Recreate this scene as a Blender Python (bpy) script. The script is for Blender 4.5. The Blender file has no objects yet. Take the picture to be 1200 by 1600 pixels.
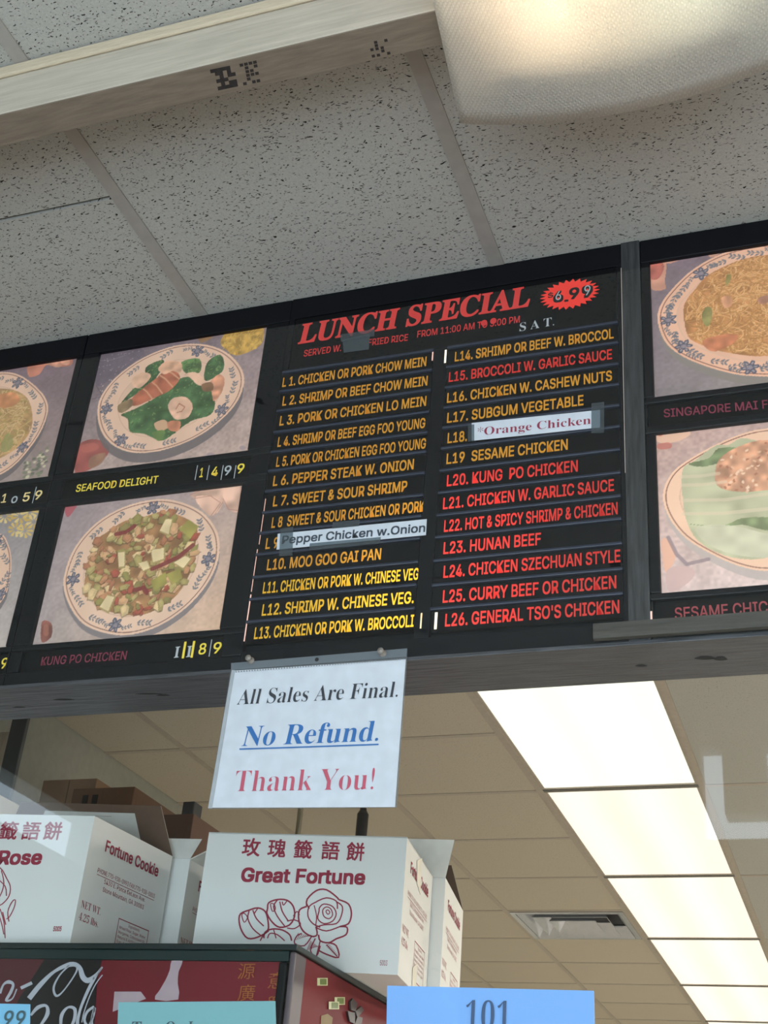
import bpy, math, random
import numpy as np
from mathutils import Vector, Matrix

# ------------------------------------------------------------------ camera
SC = bpy.context.scene
COL = SC.collection
CZ = 1.442                      # eye height; heights written below as rel. to the eye get +CZ
YAW, PITCH, ROLL, F = -0.380743801, 0.528028485, 0.0899613421, 2005.80449
_f = Vector((math.sin(YAW)*math.cos(PITCH), math.cos(YAW)*math.cos(PITCH), math.sin(PITCH)))
_r = Vector((math.cos(YAW), -math.sin(YAW), 0)); _u = _r.cross(_f)
_r2 = math.cos(ROLL)*_r + math.sin(ROLL)*_u
_u2 = -math.sin(ROLL)*_r + math.cos(ROLL)*_u
cam = bpy.data.objects.new('camera', bpy.data.cameras.new('camera'))
COL.objects.link(cam)
M3 = Matrix((_r2, _u2, -_f)).transposed()
cam.matrix_world = Matrix.Translation((0, 0, CZ)) @ M3.to_4x4()
cam.data.sensor_fit = 'HORIZONTAL'; cam.data.sensor_width = 36
cam.data.lens = F*36/1200; cam.data.clip_start = 0.02
SC.camera = cam

# ------------------------------------------------------------------ sky, exposure
SC.view_settings.view_transform = 'Standard'; SC.view_settings.look = 'None'
SC.view_settings.exposure = 0.0; SC.view_settings.gamma = 1.0
SC.view_settings.use_curve_mapping = False
W = bpy.data.worlds.new('sky'); SC.world = W; W.use_nodes = True
bg = W.node_tree.nodes['Background']
bg.inputs[0].default_value = (0.72, 0.88, 1.0, 1); bg.inputs[1].default_value = 6.5

def area(name, loc, rot, sx, sy, power=0, color=(1, 1, 1), portal=False):
    l = bpy.data.lights.new(name, 'AREA'); l.shape = 'RECTANGLE'; l.size = sx; l.size_y = sy
    l.energy = power; l.color = color; l.cycles.is_portal = portal
    o = bpy.data.objects.new(name, l); o.location = loc; o.rotation_euler = rot; COL.objects.link(o); return o
FW = -2.0                      # storefront wall (behind the camera)
area('window_portal', (0.5, FW+0.02, 0.95), (math.pi/2, 0, 0), 5.6, 1.9, portal=True)
area('window_portal', (-0.25, FW+0.02, 1.43+CZ), (math.pi/2, 0, 0), 0.5, 0.34, portal=True)
# added fill lamps under the ceiling, out of view, brightening both rooms
area('fill_lamp', (1.6, 0.2, 1.59+CZ), (0, 0, 0), 0.6, 1.2, 60, (1, .97, .92))
area('fill_lamp', (2.0, 4.5, 1.59+CZ), (0, 0, 0), 0.6, 2.4, 190, (1, .94, .86))
area('fill_lamp', (0.4, 9.5, 1.59+CZ), (0, 0, 0), 0.6, 2.4, 190, (1, .94, .86))

# ------------------------------------------------------------------ helpers
def lin(c):
    return tuple((v/12.92 if v <= .04045 else ((v+.055)/1.055)**2.4) for v in [x/255 for x in c])
def mat(name, rgb, rough=.6, metal=0, noise=None, bump=None, emit=0, spec=.5, coat=0):
    """noise=(scale, amount, stretch xyz); bump=(scale, strength)"""
    m = bpy.data.materials.new(name); m.use_nodes = True; nt = m.node_tree; b = nt.nodes['Principled BSDF']
    c = lin(rgb); b.inputs['Base Color'].default_value = (*c, 1)
    b.inputs['Roughness'].default_value = rough; b.inputs['Metallic'].default_value = metal
    b.inputs['Specular IOR Level'].default_value = spec; b.inputs['Coat Weight'].default_value = coat
    if emit:
        b.inputs['Emission Color'].default_value = (*c, 1); b.inputs['Emission Strength'].default_value = emit
    sc, am, st = noise or (40, .06, (1, 1, 1))
    tc = nt.nodes.new('ShaderNodeTexCoord'); mp = nt.nodes.new('ShaderNodeMapping'); mp.inputs['Scale'].default_value = st
    nz = nt.nodes.new('ShaderNodeTexNoise'); nz.inputs['Scale'].default_value = sc; nz.inputs['Detail'].default_value = 5
    mr = nt.nodes.new('ShaderNodeMapRange'); mr.inputs['From Min'].default_value = .3; mr.inputs['From Max'].default_value = .7
    mr.inputs['To Min'].default_value = 1-am; mr.inputs['To Max'].default_value = 1+am
    mx = nt.nodes.new('ShaderNodeVectorMath'); mx.operation = 'SCALE'; mx.inputs[0].default_value = c
    L = nt.links.new
    L(tc.outputs['Object'], mp.inputs[0]); L(mp.outputs[0], nz.inputs['Vector']); L(nz.outputs['Fac'], mr.inputs['Value'])
    L(mr.outputs[0], mx.inputs['Scale']); L(mx.outputs[0], b.inputs['Base Color'])
    if bump:
        bz = nt.nodes.new('ShaderNodeTexNoise'); bz.inputs['Scale'].default_value = bump[0]; bz.inputs['Detail'].default_value = 6
        bp = nt.nodes.new('ShaderNodeBump'); bp.inputs['Strength'].default_value = bump[1]; bp.inputs['Distance'].default_value = .003
        L(mp.outputs[0], bz.inputs['Vector']); L(bz.outputs['Fac'], bp.inputs['Height']); L(bp.outputs[0], b.inputs['Normal'])
    return m

class MB:
    def __init__(s): s.v = []; s.f = []; s.mi = []
    def add(s, vs, fs, mi=0):
        n = len(s.v); s.v += [tuple(v) for v in vs]; s.f += [tuple(i+n for i in f) for f in fs]; s.mi += [mi]*len(fs); return s
    def hexa(s, p, mi=0):      # p: 4 bottom then 4 top, both counter-clockwise
        return s.add(p, [(3, 2, 1, 0), (4, 5, 6, 7), (0, 1, 5, 4), (1, 2, 6, 5), (2, 3, 7, 6), (3, 0, 4, 7)], mi)
    def box(s, x0, x1, y0, y1, z0, z1, mi=0):
        return s.hexa([(x0, y0, z0), (x1, y0, z0), (x1, y1, z0), (x0, y1, z0), (x0, y0, z1), (x1, y0, z1), (x1, y1, z1), (x0, y1, z1)], mi)
    def slab(s, q, n, t, m0=0, m1=0):   # quad q, thickness t along -n; face toward n gets m0, back m1
        q = [Vector(a) for a in q]; n = Vector(n).normalized(); b = [a-n*t for a in q]
        k = len(q)
        s.add(q+b, [tuple(range(k))], m0); s.v = s.v[:-2*k]; base = len(s.v)
        s.f.pop(); s.mi.pop()
        s.v += [tuple(a) for a in q+b]
        s.f.append(tuple(base+i for i in range(k))); s.mi.append(m0)
        s.f.append(tuple(base+k+i for i in reversed(range(k)))); s.mi.append(m1)
        for i in range(k):
            j = (i+1) % k; s.f.append((base+i, base+j, base+k+j, base+k+i)); s.mi.append(m1)
        return s
    def cyl(s, a, b, r, n=16, r2=None, mi=0):
        a, b = Vector(a), Vector(b); d = (b-a).normalized(); x = d.orthogonal().normalized(); y = d.cross(x); r2 = r if r2 is None else r2
        vs = [a+(x*math.cos(t)+y*math.sin(t))*r for t in [2*math.pi*i/n for i in range(n)]]
        vs += [b+(x*math.cos(t)+y*math.sin(t))*r2 for t in [2*math.pi*i/n for i in range(n)]]
        return s.add(vs, [(i, (i+1) % n, n+(i+1) % n, n+i) for i in range(n)]+[tuple(reversed(range(n))), tuple(range(n, 2*n))], mi)
    def lathe(s, c, prof, n=20, mi=0):   # prof: (r, z)
        vs = [(c[0]+r*math.cos(2*math.pi*i/n), c[1]+r*math.sin(2*math.pi*i/n), c[2]+z) for r, z in prof for i in range(n)]
        fs = [(k*n+i, k*n+(i+1) % n, (k+1)*n+(i+1) % n, (k+1)*n+i) for k in range(len(prof)-1) for i in range(n)]
        return s.add(vs, fs, mi)
    def build(s, name, mats, parent=None, bevel=0, smooth=False):
        me = bpy.data.meshes.new(name)
        off = Vector((0, 0, 0)); q = parent
        while q is not None: off += q.location; q = q.parent
        me.from_pydata([tuple(Vector(v)-off) for v in s.v], [], s.f)
        mats = mats if isinstance(mats, (list, tuple)) else [mats]
        for m in mats: me.materials.append(m)
        if len(mats) > 1: me.polygons.foreach_set('material_index', s.mi)
        if smooth: me.polygons.foreach_set('use_smooth', [True]*len(me.polygons))
        me.update()
        o = bpy.data.objects.new(name, me); COL.objects.link(o); o.parent = parent
        if bevel:
            b = o.modifiers.new('bevel', 'BEVEL'); b.width = bevel; b.segments = 2; b.limit_method = 'ANGLE'
        return o
def empty(name, loc, label, cat, group=None):
    o = bpy.data.objects.new(name, None); o.location = loc; COL.objects.link(o); o.empty_display_size = .05
    return tag(o, label, cat, group)
def tag(o, label, cat, group=None):
    o['label'] = label; o['category'] = cat
    if group: o['group'] = group
    return o
def struct(o): o['kind'] = 'structure'; return o

def ray(x, y):                 # direction of a photo pixel; used to measure points on known planes
    return (_r2*((x-600)/F) - _u2*((y-800)/F) + _f)
def at(x, y, Y):
    d = ray(x, y); d = d*(Y/d.y); return Vector((d.x, d.y, d.z+CZ))
def att(x, y, P, N):
    d = ray(x, y); N = Vector(N); o = Vector((0, 0, CZ)); t = (Vector(P)-o).dot(N)/d.dot(N); return o+d*t
def ach(x, y, H):
    d = ray(x, y); d = d*(H/d.z); return Vector((d.x, d.y, H+CZ))

# ---- lettering
_gc = {}
try:
    import os
    SANS = bpy.data.fonts.load(os.path.join(bpy.utils.resource_path('LOCAL'), 'datafiles', 'fonts', 'Inter.woff2'))
except Exception: SANS = None
def glyphs(s, off=0.0, res=3):
    k = (s, off, res)
    if k in _gc: return _gc[k]
    cu = bpy.data.curves.new('lettering', 'FONT'); cu.body = s; cu.resolution_u = res; cu.offset = off; cu.dimensions = '2D'
    if SANS and s.isascii(): cu.font = SANS
    cu.dimensions = '2D'; cu.fill_mode = 'FRONT'
    o = bpy.data.objects.new('lettering', cu); COL.objects.link(o); bpy.context.view_layer.update()
    me = bpy.data.meshes.new_from_object(o.evaluated_get(bpy.context.evaluated_depsgraph_get()))
    v = [tuple(a.co) for a in me.vertices]; f = [tuple(p.vertices) for p in me.polygons]
    bpy.data.objects.remove(o); bpy.data.curves.remove(cu); bpy.data.meshes.remove(me)
    _gc[k] = (v, f); return v, f
def serif(s, it=False):
    out = ''
    for c in s:
        if 'A' <= c <= 'Z': out += chr((0x1D468 if it else 0x1D400)+ord(c)-65)
        elif 'a' <= c <= 'z': out += chr((0x1D482 if it else 0x1D41A)+ord(c)-97)
        elif '0' <= c <= '9': out += chr(0x1D7CE+ord(c)-48)
        else: out += c
    return out
def put_text(mb, s, p0, p1, cap, up=(0, 0, 1), nrm=(0, -1, 0), off=0.0, ref=None, shear=0, lift=.0006, mi=0, capr=.7, squeeze=None, res=3):
    """letters of s from p0 to p1 (baseline ends), cap = capital height"""
    p0, p1, up, nrm = Vector(p0), Vector(p1), Vector(up), Vector(nrm)
    bold = max(off, 0)*.75; off = max(min(off, 0), -.014)
    v, f = glyphs(s, off, res)
    rv = glyphs(ref, off, res)[0] if ref else v
    x0 = min(a[0] for a in v); w = max(a[0] for a in rv)-min(a[0] for a in rv)
    d = (p1-p0).normalized(); L = (p1-p0).length
    up = (up-d*up.dot(d)).normalized()+0*up if shear is None else up
    if s.isascii() and any(c.isalnum() for c in s):
        capr = max(a[1] for a in glyphs('H', 0, 3)[0])+2*bold
    sy = cap/capr
    n_ = 0
    for bx_, by_ in (((-bold, -bold), (bold, -bold), (bold, bold), (-bold, bold), (0, bold), (0, -bold), (-bold, 0), (bold, 0), (0, 0))[:9 if bold > .018 else 4] if bold else ((0, 0),)):
        mb.add([p0+d*((a[0]+bx_-x0)/w*L)+up*((a[1]+by_)*sy)+d*(shear*a[1]*sy)+nrm*(lift+n_*.00002) for a in v], f, mi); n_ += 1
    return mb
def hull(pts):
    pts = sorted(set((round(a, 6), round(b, 6)) for a, b in pts))
    def half(p):
        h = []
        for q in p:
            while len(h) > 1 and (h[-1][0]-h[-2][0])*(q[1]-h[-2][1])-(h[-1][1]-h[-2][1])*(q[0]-h[-2][0]) <= 0: h.pop()
            h.append(q)
        return h[:-1]
    return half(pts)+half(pts[::-1])
def smooth(pts, closed=False, n=4):
    P = [Vector((p[0], p[1])) for p in pts]; m = len(P); out = []
    rng = range(m if closed else m-1)
    for i in rng:
        a = P[(i-1) % m] if closed or i > 0 else P[i]; b = P[i]; c = P[(i+1) % m]; d = P[(i+2) % m] if closed or i+2 < m else c
        for k in range(n):
            t = k/n
            q = .5*((2*b)+(-a+c)*t+(2*a-5*b+4*c-d)*t*t+(-a+3*b-3*c+d)*t**3); out.append((q.x, q.y))
    if not closed: out.append((P[-1].x, P[-1].y))
    return out
def stroke(mb, pts, w, fn, mi=0, closed=False, n=4, taper=None):
    """ribbon along pixel polyline; fn maps a pixel to a 3-D point"""
    q = smooth(pts, closed, n)
    if closed: q.append(q[0])
    L = []; R = []; m = len(q)
    for i, p in enumerate(q):
        a = q[max(i-1, 0)]; b = q[min(i+1, m-1)]; dx, dy = b[0]-a[0], b[1]-a[1]; l = math.hypot(dx, dy) or 1
        t = i/(m-1); ww = w if taper is None else w*np.interp(t, np.linspace(0, 1, len(taper)), taper)
        L.append(fn(p[0]-dy/l*ww/2, p[1]+dx/l*ww/2)); R.append(fn(p[0]+dy/l*ww/2, p[1]-dx/l*ww/2))
    mb.add(L+R, [(i, m+i, m+i+1, i+1) for i in range(m-1)], mi); return mb

# ------------------------------------------------------------------ special materials
def nodes(name):
    m = bpy.data.materials.new(name); m.use_nodes = True; nt = m.node_tree
    return m, nt, nt.nodes['Principled BSDF'], nt.links.new
def tile_mat(name, rgb, pit, pits, size):
    m, nt, b, L = nodes(name); b.inputs['Roughness'].default_value = .9; b.inputs['Specular IOR Level'].default_value = .2
    g = nt.nodes.new('ShaderNodeNewGeometry'); N = nt.nodes.new
    wn = N('ShaderNodeTexNoise'); wn.inputs['Scale'].default_value = 55; L(g.outputs['Position'], wn.inputs['Vector'])
    ws = N('ShaderNodeVectorMath'); ws.operation = 'SCALE'; ws.inputs['Scale'].default_value = .016
    sb = N('ShaderNodeVectorMath'); sb.operation = 'SUBTRACT'; sb.inputs[1].default_value = (.5, .5, .5)
    L(wn.outputs['Color'], sb.inputs[0]); L(sb.outputs[0], ws.inputs[0])
    ad = N('ShaderNodeVectorMath'); L(g.outputs['Position'], ad.inputs[0]); L(ws.outputs[0], ad.inputs[1])
    masks = []
    for ang, sc, st, th in pits:
        mp = N('ShaderNodeMapping'); mp.inputs['Rotation'].default_value = (0, 0, ang); mp.inputs['Scale'].default_value = (1, st, 0)
        vo = N('ShaderNodeTexVoronoi'); vo.inputs['Scale'].default_value = sc; vo.inputs['Randomness'].default_value = 1
        L(ad.outputs[0], mp.inputs[0]); L(mp.outputs[0], vo.inputs['Vector'])
        sp = N('ShaderNodeSeparateColor'); L(vo.outputs['Color'], sp.inputs[0])
        mu = N('ShaderNodeMath'); mu.operation = 'MULTIPLY'; mu.inputs[1].default_value = th; L(sp.outputs[0], mu.inputs[0])
        su = N('ShaderNodeMath'); su.operation = 'SUBTRACT'; L(mu.outputs[0], su.inputs[0]); L(vo.outputs['Distance'], su.inputs[1])
        ml = N('ShaderNodeMath'); ml.operation = 'MULTIPLY'; ml.inputs[1].default_value = 14; ml.use_clamp = True; L(su.outputs[0], ml.inputs[0])
        masks.append(ml)
    cur = masks[0]
    for k in masks[1:]:
        mm = N('ShaderNodeMath'); mm.operation = 'MAXIMUM'; L(cur.outputs[0], mm.inputs[0]); L(k.outputs[0], mm.inputs[1]); cur = mm
    big = N('ShaderNodeTexNoise'); big.inputs['Scale'].default_value = 260; L(g.outputs['Position'], big.inputs['Vector'])
    mr = N('ShaderNodeMapRange'); mr.inputs['To Min'].default_value = .8; mr.inputs['To Max'].default_value = 1.2; L(big.outputs['Fac'], mr.inputs['Value'])
    sc_ = N('ShaderNodeVectorMath'); sc_.operation = 'SCALE'; sc_.inputs[0].default_value = lin(rgb); L(mr.outputs[0], sc_.inputs['Scale'])
    mx = N('ShaderNodeMix'); mx.data_type = 'RGBA'; mx.inputs['B'].default_value = (*lin(pit), 1)
    L(cur.outputs[0], mx.inputs['Factor']); L(sc_.outputs[0], mx.inputs['A']); L(mx.outputs['Result'], b.inputs['Base Color'])
    bp = N('ShaderNodeBump'); bp.inputs['Strength'].default_value = .5; bp.inputs['Distance'].default_value = .002; bp.invert = True
    L(cur.outputs[0], bp.inputs['Height']); L(bp.outputs[0], b.inputs['Normal'])
    return m
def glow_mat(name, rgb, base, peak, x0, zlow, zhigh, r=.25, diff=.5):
    """backlit lettering; the lamp at x0 is only painted into the emission falloff"""
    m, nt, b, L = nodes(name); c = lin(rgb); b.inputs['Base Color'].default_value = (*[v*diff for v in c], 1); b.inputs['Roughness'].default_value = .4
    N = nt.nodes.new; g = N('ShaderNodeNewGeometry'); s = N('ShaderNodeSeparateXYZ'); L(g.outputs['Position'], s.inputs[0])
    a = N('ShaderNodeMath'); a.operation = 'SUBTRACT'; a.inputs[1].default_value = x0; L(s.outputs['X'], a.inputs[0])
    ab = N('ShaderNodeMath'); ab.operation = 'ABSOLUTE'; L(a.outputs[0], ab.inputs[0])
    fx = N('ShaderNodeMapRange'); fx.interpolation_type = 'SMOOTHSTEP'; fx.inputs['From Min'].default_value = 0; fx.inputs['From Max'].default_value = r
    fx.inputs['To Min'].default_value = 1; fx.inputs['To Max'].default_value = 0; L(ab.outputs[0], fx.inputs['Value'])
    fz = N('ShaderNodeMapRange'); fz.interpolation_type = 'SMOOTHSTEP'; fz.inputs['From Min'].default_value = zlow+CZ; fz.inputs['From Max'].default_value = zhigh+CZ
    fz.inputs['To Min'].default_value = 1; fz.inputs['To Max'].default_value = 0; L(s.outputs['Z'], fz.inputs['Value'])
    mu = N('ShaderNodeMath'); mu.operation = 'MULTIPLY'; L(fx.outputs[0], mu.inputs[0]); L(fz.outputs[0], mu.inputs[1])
    ma = N('ShaderNodeMath'); ma.operation = 'MULTIPLY_ADD'; ma.inputs[1].default_value = peak; ma.inputs[2].default_value = base; L(mu.outputs[0], ma.inputs[0])  # brighter toward x0 and low down: backlight put into the emission
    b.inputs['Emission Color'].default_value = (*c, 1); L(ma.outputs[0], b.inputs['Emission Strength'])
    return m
def print_mat(name, emit):
    m, nt, b, L = nodes(name); a = nt.nodes.new('ShaderNodeAttribute'); a.attribute_name = 'print'
    L(a.outputs['Color'], b.inputs['Base Color'])
    w = nt.nodes.new('ShaderNodeVectorMath'); w.operation = 'MULTIPLY'; w.inputs[1].default_value = (1, .78, .6); L(a.outputs['Color'], w.inputs[0]); L(w.outputs[0], b.inputs['Emission Color'])
    b.inputs['Emission Strength'].default_value = emit; b.inputs['Roughness'].default_value = .35
    return m
def clear_mat(name, tint, alpha, rough=.02, boost=1.0, ior=1.5, diff=None):
    """thin clear sheet: fresnel reflection over a tinted see-through body, optional milky film"""
    m, nt, b, L = nodes(name); nt.nodes.remove(b); N = nt.nodes.new; out = nt.nodes['Material Output']
    t = N('ShaderNodeBsdfTransparent'); t.inputs[0].default_value = (*lin(tint), 1)
    gl = N('ShaderNodeBsdfGlossy'); gl.inputs['Roughness'].default_value = rough
    fr = N('ShaderNodeFresnel'); fr.inputs['IOR'].default_value = ior
    mu = N('ShaderNodeMath'); mu.operation = 'MULTIPLY'; mu.inputs[1].default_value = boost; mu.use_clamp = True; L(fr.outputs[0], mu.inputs[0])
    mix = N('ShaderNodeMixShader'); base = t
    if diff:
        d = N('ShaderNodeBsdfDiffuse'); d.inputs[0].default_value = (*lin(diff), 1); tr = N('ShaderNodeBsdfTranslucent'); tr.inputs[0].default_value = (*lin(diff), 1)
        dm = N('ShaderNodeMixShader'); L(d.outputs[0], dm.inputs[1]); L(tr.outputs[0], dm.inputs[2])
        m2 = N('ShaderNodeMixShader'); m2.inputs[0].default_value = alpha; L(t.outputs[0], m2.inputs[1]); L(dm.outputs[0], m2.inputs[2]); base = m2
    gb = N('ShaderNodeNewGeometry'); iv = N('ShaderNodeMath'); iv.operation = 'SUBTRACT'; iv.inputs[0].default_value = 1; L(gb.outputs['Backfacing'], iv.inputs[1])
    mf = N('ShaderNodeMath'); mf.operation = 'MULTIPLY'; L(mu.outputs[0], mf.inputs[0]); L(iv.outputs[0], mf.inputs[1])
    L(mf.outputs[0], mix.inputs[0]); L(base.outputs[0], mix.inputs[1]); L(gl.outputs[0], mix.inputs[2]); L(mix.outputs[0], out.inputs[0])
    return m
def emis(name, rgb, s, wave=0):
    m, nt, b, L = nodes(name); c = lin(rgb); b.inputs['Base Color'].default_value = (.6, .6, .6, 1)
    b.inputs['Emission Color'].default_value = (*c, 1); b.inputs['Emission Strength'].default_value = s
    if wave:
        N = nt.nodes.new; g = N('ShaderNodeTexCoord'); n = N('ShaderNodeTexWave'); n.inputs['Scale'].default_value = 1.1; n.inputs['Distortion'].default_value = .6; n.inputs['Phase Offset'].default_value = 1.2
        L(g.outputs['Object'], n.inputs['Vector']); mr = N('ShaderNodeMapRange'); mr.inputs['To Min'].default_value = s*(1-wave); mr.inputs['To Max'].default_value = s*(1+wave*.4)
        L(n.outputs['Fac'], mr.inputs['Value']); L(mr.outputs[0], b.inputs['Emission Strength'])
    return m

FT = tile_mat('fissured_tile', (166, 163, 157), (26, 24, 21), [(.3, 74, 3.4, .30), (1.7, 80, 3.6, .28), (2.6, 150, 1.5, .26), (.9, 200, 1.2, .22)], 1)
BT = tile_mat('worn_tile', (204, 194, 176), (160, 148, 130), [(.3, 120, 2, .25), (1.5, 200, 1.2, .3)], 1)
BT2 = tile_mat('grey_tile', (190, 188, 180), (150, 146, 138), [(.3, 120, 2, .25), (1.5, 200, 1.2, .3)], 1)
TEE = mat('grid_enamel', (150, 144, 138), .5)
TEEB = mat('grid_enamel_yellowed', (184, 172, 156), .5)
WALL = mat('painted_wall', (170, 170, 160), .8)
FLOORM = mat('floor_vinyl', (184, 178, 168), .5)
BLACK = mat('black_plastic', (9, 10, 15), .45, spec=.2, noise=(30, .15, (1, 1, 1)), bump=(120, .06))
BLACK2 = mat('black_strip_plastic', (8, 9, 12), .3, spec=.2)
RAIL = mat('rail_plastic_sheen', (34, 40, 58), .35)  # bluish tone stands in for light caught along each rail
BWOOD = mat('black_stained_wood', (66, 66, 70), .38, noise=(12, .45, (1.2, 14, 14)), bump=(9, .6))
BWOODV = mat('black_stained_wood_upright', (46, 46, 47), .55, noise=(12, .55, (14, 14, 1.2)), bump=(9, .7))
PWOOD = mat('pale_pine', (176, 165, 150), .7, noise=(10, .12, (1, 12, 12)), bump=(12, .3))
PWOODB = mat('pine_shaded', (118, 104, 90), .8, noise=(10, .16, (1.5, 10, 10)), bump=(12, .3))  # darker copy of the pine, underside shade put into the colour
INK = mat('stamp_ink', (40, 34, 32), .8, noise=(120, .4, (1, 1, 1)))
CARD = mat('white_card', (236, 234, 228), .6, noise=(6, .03, (1, 1, 1)))
KRAFT = mat('kraft_card', (118, 92, 74), .8, noise=(60, .06, (1, 1, 1)))
KRAFT2 = mat('kraft_carton', (150, 118, 90), .8, noise=(20, .07, (1, 1, 1)))
REDINK = mat('crimson_ink', (158, 38, 62), .6)
PAPER = mat('white_paper', (206, 208, 216), .6)

# ------------------------------------------------------------------ room shell
H = 1.6078                       # ceiling above the eye
HC = H+CZ
XL, XR, YB = -2.69, 4.0, 13.5
def sbox(name, m, *a): return struct(MB().box(*a).build(name, m))
sbox('floor', FLOORM, XL-.1, XR+.1, FW-.1, YB+.1, -.1, 0)
wl = MB(); wl.box(XL-.1, XL, FW-.1, -1.86, 0, HC+.25); wl.box(XL-.1, XL, -1.0, YB+.1, 0, HC+.25)
wl.box(XL-.1, XL, -1.86, -1.0, 0, 1.17+CZ); wl.box(XL-.1, XL, -1.86, -1.0, 1.34+CZ, HC+.25); struct(wl.build('wall_left', WALL))
sbox('wall_right', WALL, XR, XR+.1, FW-.1, YB+.1, 0, HC+.25)
sbox('wall_back', WALL, XL, XR, YB, YB+.1, 0, HC+.25)
fw = MB()
def fz(z): return z+CZ
fw.box(XL, XR, FW-.1, FW, 0, .02); fw.box(XL, -2.3, FW-.1, FW, .02, 1.95); fw.box(3.3, XR, FW-.1, FW, .02, 1.95)
fw.box(XL, XR, FW-.1, FW, 1.95, fz(1.27)); fw.box(XL, XR, FW-.1, FW, fz(1.59), HC+.25)
fw.box(XL, -.47, FW-.1, FW, fz(1.27), fz(1.59)); fw.box(-.40, -.26, FW-.1, FW, fz(1.355), fz(1.59)); fw.box(.0, XR, FW-.1, FW, fz(1.27), fz(1.59))
struct(fw.build('wall_front', WALL))
ceil_o = struct(MB().box(XL, XR, FW, YB, HC+.12, HC+.22).build('ceiling', mat('plenum', (90, 88, 84), .9)))
COLX = [-1.7380-.61, -1.7380, -1.128, -.518, .092, .702, 1.312, 1.922, 2.532, 3.142, 3.752]
YW = 1.80                        # back of the menu board meets the ceiling here
def tile(x0, x1, y0, y1, m):
    g = .004
    MB().box(x0+g, x1-g, y0+g, y1-g, HC, HC+.014).build('ceiling_tile', m, ceil_o)
def bar(x0, x1, y0, y1, m, d=.003):
    MB().box(x0, x1, y0, y1, HC-d, HC+.001).build('grid_bar', m, ceil_o)
edges = [XL]+COLX+[XR]
LY0, P = 3.463, 1.22
for i in range(len(edges)-1):
    x0, x1 = edges[i], edges[i+1]
    # customer side
    ys = [FW, -.70, .52, YW] if abs(x0+1.738) > .01 else [FW, -1.0, .185, 1.404, YW]
    for a, b in zip(ys, ys[1:]): tile(x0, x1, a, b, FT)
    for a in ys[1:-1]:
        if abs(a-1.404) > .01: bar(x0, x1, a-.012, a+.012, TEE)
    # kitchen side
    strip = abs(x0+1.128) < .01
    if strip: ys = [YW, 2.243, LY0]
    elif x0 > -.6: ys = [YW]+[LY0+P*k for k in range(0, 9)]
    else: ys = [YW]+[2.853+.61*k for k in range(0, 18)]
    for a, b in zip(ys, ys[1:]):
        if abs(x0+1.738) < .01 and abs(a-6.513) < .01: continue     # the air vent
        tile(x0, x1, a, b, BT2 if x0 > -.6 else BT)
    for a in ys[1:-1]:
        bar(x0, x1, a-.012, a+.012, TEEB, .0025)
    struct
for x in COLX:
    bar(x-.013, x+.013, FW, YW, TEE); bar(x-.013, x+.013, YW, YB, TEEB)
for k in range(8):
    L = LY0+P*k
    bar(-1.128, -.518, L-.012, L+.012, mat('grid_shade', (120, 116, 108), .6) if k == 0 else bpy.data.materials['grid_shade'], .0025)
# troffers
E1 = emis('diffuser_cool', (255, 255, 240), 1.04, .10); E2 = emis('diffuser_warm', (255, 243, 226), 1.0, .13)
names = ['nearest of the row, whitest', 'second of the row from the board', 'third of the row from the board', 'fourth of the row from the board', 'fifth of the row from the board']
for k in range(8):
    y0, y1 = LY0+P*k, LY0+P*(k+1)
    if k < 5: lab = 'glowing flat ceiling light panel behind the menu board, '+names[k]
    else: lab = 'glowing flat ceiling light panel at the far end of the row, '+('sixth', 'seventh', 'last')[k-5]+' from the board'
    t = empty('ceiling_light', (-.823, (y0+y1)/2, HC+.03), lab, 'light', 'ceiling light panels in a row behind the board')
    fr = MB()
    for a in ((-1.115, -1.105, y0+.013, y1-.013), (-.541, -.531, y0+.013, y1-.013), (-1.105, -.541, y0+.013, y0+.022), (-1.105, -.541, y1-.022, y1-.013)):
        fr.box(*a, HC, HC+.05)
    fr.box(-1.115, -.531, y0+.013, y1-.013, HC+.05, HC+.06); fr.build('housing', TEEB, t)
    MB().box(-1.105, -.541, y0+.022, y1-.022, HC+.004, HC+.008).build('diffuser', E1 if k == 0 else E2, t)
# stepped air vent
VM = mat('vent_enamel', (232, 234, 240), .18, metal=.75)
vt = empty('ceiling_vent', (-1.433, 6.818, HC), 'white stepped square air vent in the ceiling beside the light panels', 'air vent')
def ring(cx, cy, a, b, za, zb, name):
    m = MB(); A = [(cx-a, cy-a, za), (cx+a, cy-a, za), (cx+a, cy+a, za), (cx-a, cy+a, za)]; B = [(cx-b, cy-b, zb), (cx+b, cy-b, zb), (cx+b, cy+b, zb), (cx-b, cy+b, zb)]
    m.add(A+B, [(i, (i+1) % 4, 4+(i+1) % 4, 4+i) for i in range(4)]); o = m.build(name, VM, vt)
    s = o.modifiers.new('s', 'SOLIDIFY'); s.thickness = .003; return o
ring(-1.433, 6.818, .292, .265, HC-.004, HC-.004, 'frame')
for k, (a, b) in enumerate(((.262, .222), (.195, .150), (.122, .07))): ring(-1.433, 6.818, a, b, HC-.006+.0*k, HC+.05, 'louver')
MB().box(-1.433-.29, -1.433+.29, 6.818-.29, 6.818+.29, HC+.055, HC+.06).build('duct', mat('duct_dark', (40, 40, 44), .7), vt)

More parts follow.
